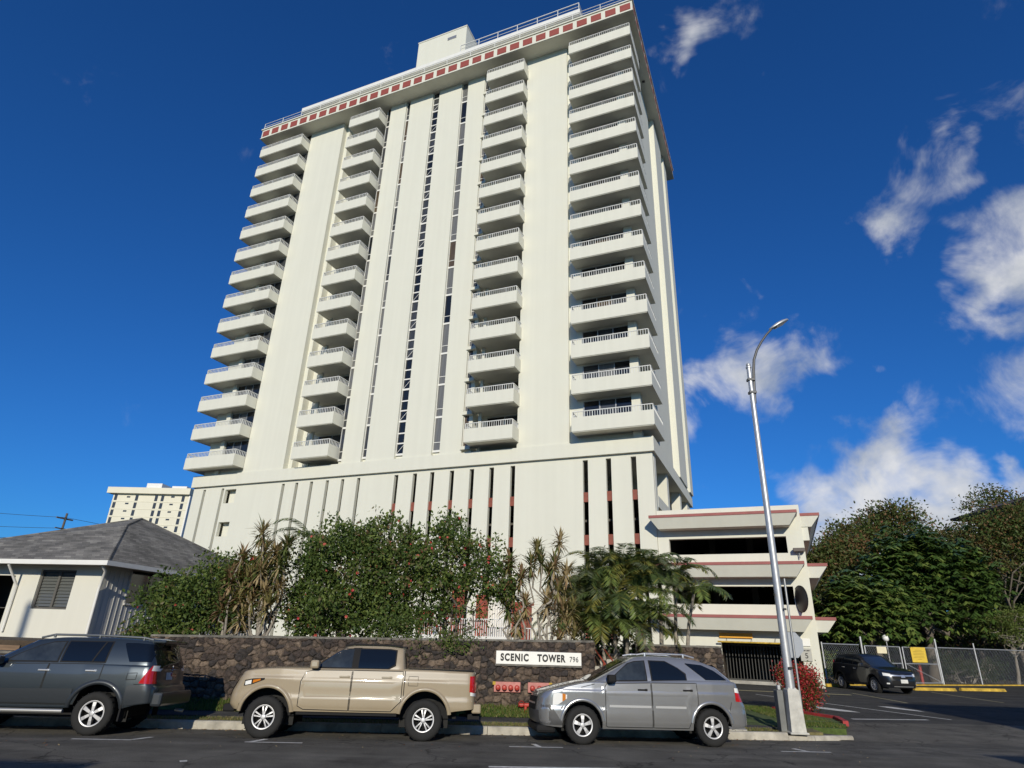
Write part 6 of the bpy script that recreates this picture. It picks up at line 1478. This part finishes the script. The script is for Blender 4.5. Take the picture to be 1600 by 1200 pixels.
# ------------------------------------------------------------------ silver SUV
SV = paint('silver grey paint', (.36, .36, .36), .65, .25)
a, b = Vector((1.67, 14.71, 0)), Vector((4.63, 14.97, 0)); mid = (a + b) / 2 + TN * .76
es_ = car_at('silver_suv', 'silver grey SUV parked at the kerb below the white building sign', 'SUV', mid.dot(TS), mid.dot(TN), YS + math.pi, RSLOPE)
Psil = dict(paint=SV, wb=2.857, R=.362, az=.385, ar=.43, track=.78, tw=.235, rim=.215, wheel='five',
    mouldm=mat('bright moulding', (.55, .55, .55), .3, .4), rows=20,
    zb=[(-2.2, .42), (-1.95, .34), (-1.7, .30), (1.7, .30), (2.0, .32), (2.4, .36)],
    zt=[(-2.2, 1.12), (-2.0, 1.26), (-1.2, 1.27), (.3, 1.22), (1.2, 1.185), (1.7, 1.10), (2.1, 1.0), (2.3, .92), (2.42, .86)],
    w=[(.28, .835), (.42, .888), (.66, .905), (.70, .890), (1.0, .908), (1.05, .888), (1.20, .875), (1.30, .84)],
    xF=[(.3, 2.30), (.42, 2.40), (.6, 2.42), (.85, 2.38), (1.0, 2.28), (1.3, 2.1)], xR=[(.3, -2.22), (.45, -2.34), (.75, -2.33), (.95, -2.22), (1.3, -2.12)],
    xF0=1.9, xR0=-1.98, taper=[(-2.2, .96), (-1.5, 1), (1.2, 1), (2.0, .96), (2.4, .93)],
    g0=1.12, gz=[(-2.10, 1.24), (-1.92, 1.36), (-1.62, 1.53), (-1.35, 1.65), (-.9, 1.715), (-.3, 1.735), (.1, 1.715), (.4, 1.64), (.75, 1.47), (1.30, 1.18)],
    gw=[(1.1, .865), (1.25, .845), (1.5, .75), (1.68, .66), (1.75, .60)], gF=[(1.1, 1.42), (1.2, 1.26), (1.72, .22)], gR=[(1.1, -2.16), (1.3, -2.06), (1.65, -1.62), (1.75, -1.45)], gF0=.10, gR0=-1.40,
    handlem=M['trim'], mir=(.80, .83, 1.26), mirm=M['trim'], archm=SV, atw=.06, ato=.02,
    doors=[dict(lo=[(.92, .36), (.88, .34), (-.10, .34)], hi=[(.92, 1.10), (.88, 1.165), (-.10, 1.20)], handle=(.10, 1.06), wlo=[(.74, 1.235), (-.02, 1.255)], whi=[(.74, 1.25), (.60, 1.38), (.36, 1.56), (.20, 1.61), (-.02, 1.63)], glass=M['cglass_soft'], mould=(.84, .735, -.08, .735)),
           dict(lo=[(-.12, .34), (-.90, .34), (-1.02, .62), (-1.14, .80)], hi=[(-.12, 1.20), (-1.14, 1.215)], handle=(-.92, 1.07), wlo=[(-.16, 1.258), (-.92, 1.272)], whi=[(-.16, 1.635), (-.52, 1.63), (-.78, 1.50), (-.92, 1.38)], mould=(-.18, .735, -.86, .735))],
    quarter=([(-.98, 1.60), (-1.38, 1.285), (-1.86, 1.29)], [(-.98, 1.615), (-1.35, 1.585), (-1.60, 1.48), (-1.86, 1.30)]),
    side_lamps=[('headlight', [(1.76, .86), (1.95, .74), (2.22, .70)], [(1.76, .93), (1.95, .965), (2.22, .92)], M['lampclear'], [('indicator', [(1.79, .84), (1.86, .80)], [(1.79, .94), (1.86, .955)], M['lampamber'])]),
                ('tail_light', [(-2.17, .86), (-2.0, .88)], [(-2.17, 1.13), (-2.0, 1.14)], M['lampred'], [('reverse_lamp', [(-2.17, 1.03), (-2.0, 1.05)], [(-2.17, 1.13), (-2.0, 1.14)], M['lampclear'])])],
    seams=[[(1.45, 1.08), (1.15, 1.15)], [(-1.78, .44), (-1.90, .86)]],
    rails=[(.1, .57, 1.765), (-.1, .57, 1.80), (-1.0, .57, 1.795), (-1.25, .57, 1.735)], railm=M['chrome'], railr=.018,
    end_patches=[('windshield', True, [(-.66, 1.22), (.66, 1.22)], [(-.56, 1.62), (0, 1.66), (.56, 1.62)], M['cglass'], 'G', []),
                 ('rear_window', False, [(-.62, 1.28), (.62, 1.28)], [(-.56, 1.60), (.56, 1.60)], M['cglass'], 'G', []),
                 ('grille', True, [(-.55, .62), (.55, .62)], [(-.5, .88), (.5, .88)], M['trim'], 'S', [('badge_bar', [(-.5, .73), (.5, .73)], [(-.5, .765), (.5, .765)], M['chrome'])])])
Ss, Gs = build_suv(Psil, es_)
mb = MB(); Ss.side_patch(mb, [(1.86, .36), (2.12, .36), (2.30, .40)], [(1.86, .40), (2.12, .74), (2.30, .74)], .012, 1); Ss.side_patch(mb, [(1.86, .36), (2.12, .36), (2.30, .40)], [(1.86, .40), (2.12, .74), (2.30, .74)], .012, -1); Ss.end_patch(mb, [(-.7, .38), (.7, .38)], [(-.7, .62), (.7, .62)], .012, True); mb.build('front_bumper', mat('grey bumper', (.06, .06, .062), .5), es_)
mb = MB(); mb.bbox(1.98, 2.40, -.74, .74, .19, .35, .06); mb.build('air_dam', M['trim'], es_)
mb = MB(); mb.box(-.9, -.1, .10, .62, 1.805, 1.812) if False else mb.tube([(-.2, .5, 1.80), (-.9, .5, 1.80)], .01, 5); mb.build('roof_strip', M['chrome'], es_)

# ------------------------------------------------------------------ dark grey SUV at the left edge
DG = paint('dark slate paint', (.040, .052, .062), .5, .28); DG2 = mat('dark grey cladding', (.030, .036, .043), .38, .3, coat=.3)
p = Vector((-8.13, 13.81, 0)); mid = p - TS * 1.395 + TN * .80
ed = car_at('dark_suv', 'dark slate grey SUV cut by the left edge, tail towards the pickup', 'SUV', mid.dot(TS), mid.dot(TN), YS + math.pi, RSLOPE)
rw = -1.395
def X(px): return rw - (px - 710) / 400.0     # not a picture coordinate: measured offsets from the rear axle in cm/4
Pd = dict(paint=DG, wb=2.79, R=.385, az=.42, ar=.49, track=.79, tw=.26, rim=.235, wheel='six',
    zb=[(-2.5, .62), (-2.2, .56), (-1.9, .48), (1.8, .46), (2.1, .50), (2.4, .56)],
    zt=[(-2.5, 1.20), (-2.2, 1.27), (-1.2, 1.27), (.4, 1.25), (1.1, 1.20), (1.7, 1.16), (2.1, 1.06), (2.35, .95)],
    w=[(.45, .86), (.6, .905), (.85, .925), (1.05, .915), (1.25, .88), (1.32, .84)],
    xF=[(.5, 2.25), (.7, 2.36), (.95, 2.30), (1.2, 2.15)], xR=[(.5, -2.42), (.62, -2.52), (.85, -2.50), (.92, -2.42), (1.3, -2.36)],
    xF0=1.8, xR0=-2.15, taper=[(-2.5, .965), (-1.9, 1), (1.4, 1), (2.3, .95)], n=4.2,
    g0=1.16, gz=[(-2.40, 1.30), (-2.33, 1.55), (-2.22, 1.68), (-2.0, 1.735), (-1.2, 1.765), (-.4, 1.755), (.1, 1.70), (.5, 1.56), (1.15, 1.22)],
    gw=[(1.15, .865), (1.3, .84), (1.55, .76), (1.70, .68), (1.78, .62)], gF=[(1.15, 1.3), (1.22, 1.15), (1.74, .15)], gR=[(1.15, -2.40), (1.3, -2.37), (1.72, -2.16), (1.78, -2.1)], gF0=.0, gR0=-2.0, gn=4.5,
    handlem=M['chrome'], mir=(.62, .84, 1.30), mirm=DG, archm=DG2, atw=.085, ato=.03,
    doors=[dict(lo=[(.70, .60), (.64, .54), (-.30, .54)], hi=[(.70, 1.15), (.64, 1.235), (-.30, 1.265)], handle=(-.25, 1.14), wlo=[(.50, 1.30), (-.42, 1.31)], whi=[(.50, 1.32), (.36, 1.42), (.05, 1.58), (-.20, 1.655), (-.42, 1.67)], glass=M['cglass_soft']),
           dict(lo=[(-.32, .54), (-.98, .54), (-1.10, .90), (-1.36, 1.0)], hi=[(-.32, 1.265), (-1.36, 1.275)], handle=(-1.15, 1.15), wlo=[(-.50, 1.315), (-1.34, 1.32)], whi=[(-.50, 1.68), (-1.34, 1.69)], bars=[(-1.10, 1.315, -1.22, 1.69)])],
    quarter=([(-1.60, 1.66), (-1.82, 1.33), (-2.24, 1.335)], [(-1.60, 1.685), (-1.82, 1.69), (-2.24, 1.665)]),
    side_lamps=[('tail_light', [(-2.40, .93), (-2.30, .93), (-2.14, .94)], [(-2.40, 1.27), (-2.30, 1.27), (-2.14, .96)], M['lampred'], [('reverse_lamp', [(-2.40, 1.16), (-2.30, 1.17)], [(-2.40, 1.27), (-2.30, 1.265)], M['lampclear'])]),
                ('headlight', [(1.75, .92), (2.08, .84)], [(1.75, 1.10), (2.08, 1.02)], M['lampclear'], [])],
    seams=[[(-1.88, 1.0), (-1.88, 1.12), (-2.06, 1.13), (-2.06, 1.01), (-1.88, 1.0)], [(-2.05, .92), (-2.36, .93)]],
    rails=[(.15, .60, 1.745), (-.10, .60, 1.81), (-1.0, .60, 1.82), (-1.9, .60, 1.80), (-2.1, .60, 1.76)], railr=.022, railm=mat('grey rail', (.12, .13, .14), .4, .4),
    end_patches=[('rear_window', False, [(-.70, 1.22), (.70, 1.22)], [(-.58, 1.62), (.58, 1.62)], M['cglass'], 'G', []),
                 ('windshield', True, [(-.66, 1.25), (.66, 1.25)], [(-.56, 1.64), (.56, 1.64)], M['cglass'], 'G', []),
                 ('tailgate', False, [(-.70, .72), (.70, .72)], [(-.70, 1.2), (.70, 1.2)], DG, 'S', [('license_plate', [(-.02, 1.0), (.30, 1.0)], [(-.02, 1.14), (.30, 1.14)], M['plate'])]),
                 ('rear_lamp', False, [(-.84, .95), (-.73, .95)], [(-.84, 1.26), (-.73, 1.26)], M['lampred'], 'S', []),
                 ('rear_lamp', False, [(.73, .95), (.84, .95)], [(.73, 1.26), (.84, 1.26)], M['lampred'], 'S', [])])
Sd, Gd = build_suv(Pd, ed)
mb = MB(); mb.bbox(-2.62, -2.40, -.82, .82, .52, .78, .05); mb.build('rear_bumper', DG2, ed)
mb = MB(); mb.bbox(-2.36, -2.02, -.62, .62, 1.70, 1.765, .025); mb.build('spoiler', DG, ed)
for sg in (1, -1):
    mb = MB(); Sd.side_patch(mb, [(-2.38, .60), (-2.0, .54), (-1.93, .54)], [(-2.38, .90), (-2.0, .90), (-1.93, .88)], .02, sg); mb.build('bumper_corner', DG2, ed)
    mb = MB(); Sd.side_patch(mb, [(.62, .56), (-.92, .56)], [(.62, .80), (-.92, .82)], .016, sg); mb.build('door_cladding', DG2, ed)
    mb = MB(); mb.tube([(.85, sg * .93, .42), (-.85, sg * .93, .42)], .04, 8); mb.build('step_bar', M['alu'], ed)
    mb = MB(); mb.box(-1.93, -1.90, sg * .70, sg * .92, .26, .62); mb.build('mud_flap', M['trim'], ed)
mb = MB(); mb.tube([(-2.45, -.5, .40), (-2.62, -.5, .38)], .035, 10); mb.build('exhaust', M['alu'], ed)

# ------------------------------------------------------------------ dark SUV in the parking lot, nose to the street
BK = paint('blue black paint', (.020, .022, .028), .5, .3)
el = empty('lot_suv', (18.9, 34.15, 0.0), 0, 'blue black SUV standing in the parking lot with its chromed nose to the street', 'SUV'); el.rotation_euler = (0, 0, R_(-84))
Pl = dict(paint=BK, wb=2.62, R=.355, az=.385, ar=.43, track=.78, tw=.235, rim=.225, wheel='ten',
    zb=[(-2.2, .46), (-1.9, .36), (-1.7, .32), (1.7, .30), (2.0, .28), (2.3, .30)],
    zt=[(-2.2, 1.15), (-2.0, 1.24), (-1.2, 1.24), (.3, 1.18), (1.1, 1.14), (1.6, 1.07), (2.0, .97), (2.25, .86)],
    w=[(.28, .86), (.45, .90), (.7, .92), (.95, .915), (1.1, .89), (1.26, .84)],
    xF=[(.25, 2.22), (.5, 2.28), (.75, 2.26), (.9, 2.20), (1.2, 2.0)], xR=[(.3, -2.10), (.5, -2.2), (1.25, -2.05)],
    xF0=1.5, xR0=-1.75, taper=[(-2.2, .96), (-1.5, 1), (1.2, 1), (2.2, .96)], n=3.0,
    g0=1.08, gz=[(-2.1, 1.25), (-1.9, 1.45), (-1.6, 1.60), (-1.0, 1.67), (-.3, 1.685), (.1, 1.66), (.45, 1.55), (1.25, 1.13)],
    gw=[(1.05, .865), (1.2, .84), (1.5, .73), (1.66, .62)], gF=[(1.05, 1.45), (1.15, 1.28), (1.66, .25)], gR=[(1.05, -2.08), (1.66, -1.65)], gF0=-.1, gR0=-1.5, gn=4.0,
    handlem=M['chrome'], mir=(.72, .84, 1.20), mirm=BK, archm=M['trim'], atw=.05, ato=.012,
    doors=[dict(lo=[(.85, .42), (-.15, .40)], hi=[(.85, 1.12), (-.15, 1.17)], handle=(.05, 1.03), wlo=[(.62, 1.2), (-.1, 1.225)], whi=[(.62, 1.22), (.3, 1.47), (-.1, 1.57)]),
           dict(lo=[(-.17, .40), (-.85, .40), (-1.1, .8)], hi=[(-.17, 1.17), (-1.1, 1.2)], handle=(-.9, 1.05), wlo=[(-.2, 1.23), (-1.05, 1.25)], whi=[(-.2, 1.58), (-.8, 1.56), (-1.05, 1.45)])],
    quarter=([(-1.15, 1.27), (-1.55, 1.29)], [(-1.15, 1.46), (-1.55, 1.32)]),
    side_lamps=[('tail_light', [(-2.0, .95), (-1.85, .95)], [(-2.0, 1.4), (-1.85, 1.2)], M['lampred'], [])],
    end_patches=[('windshield', True, [(-.68, 1.17), (.68, 1.17)], [(-.54, 1.58), (0, 1.61), (.54, 1.58)], mat('windshield glass', (.02, .03, .05), .06, spec=.8), 'G', []),
                 ('rear_window', False, [(-.6, 1.25), (.6, 1.25)], [(-.5, 1.55), (.5, 1.55)], M['cglass'], 'G', []),
                 ('grille', True, [(-.52, .68), (.52, .68)], [(-.58, .88), (.58, .88)], M['trim'], 'S', [('chrome_bar', [(-.58, .80), (.58, .80)], [(-.58, .865), (0, .84), (.58, .865)], M['chrome']), ('badge', [(-.10, .74), (.10, .74)], [(-.10, .86), (.10, .86)], M['chrome'])]),
                 ('headlight', True, [(-.82, .80), (-.56, .78)], [(-.82, .93), (-.56, .89)], M['lampclear'], 'S', []), ('headlight', True, [(.56, .78), (.82, .80)], [(.56, .89), (.82, .93)], M['lampclear'], 'S', []),
                 ('air_intake', True, [(-.55, .40), (.55, .40)], [(-.62, .60), (.62, .60)], M['trim'], 'S', []),
                 ('bumper_strip', True, [(-.5, .33), (.5, .33)], [(-.5, .37), (.5, .37)], M['chrome'], 'S', []),
                 ('fog_lamp', True, [(-.76, .44), (-.66, .44)], [(-.76, .50), (-.66, .50)], M['lampclear'], 'S', []), ('fog_lamp', True, [(.66, .44), (.76, .44)], [(.66, .50), (.76, .50)], M['lampclear'], 'S', [])])
Sl, Gl = build_suv(Pl, el)
mb = MB(); mb.bbox(2.285, 2.31, -.18, .18, .50, .66, .004); mb.build('license_plate', M['plate'], el)
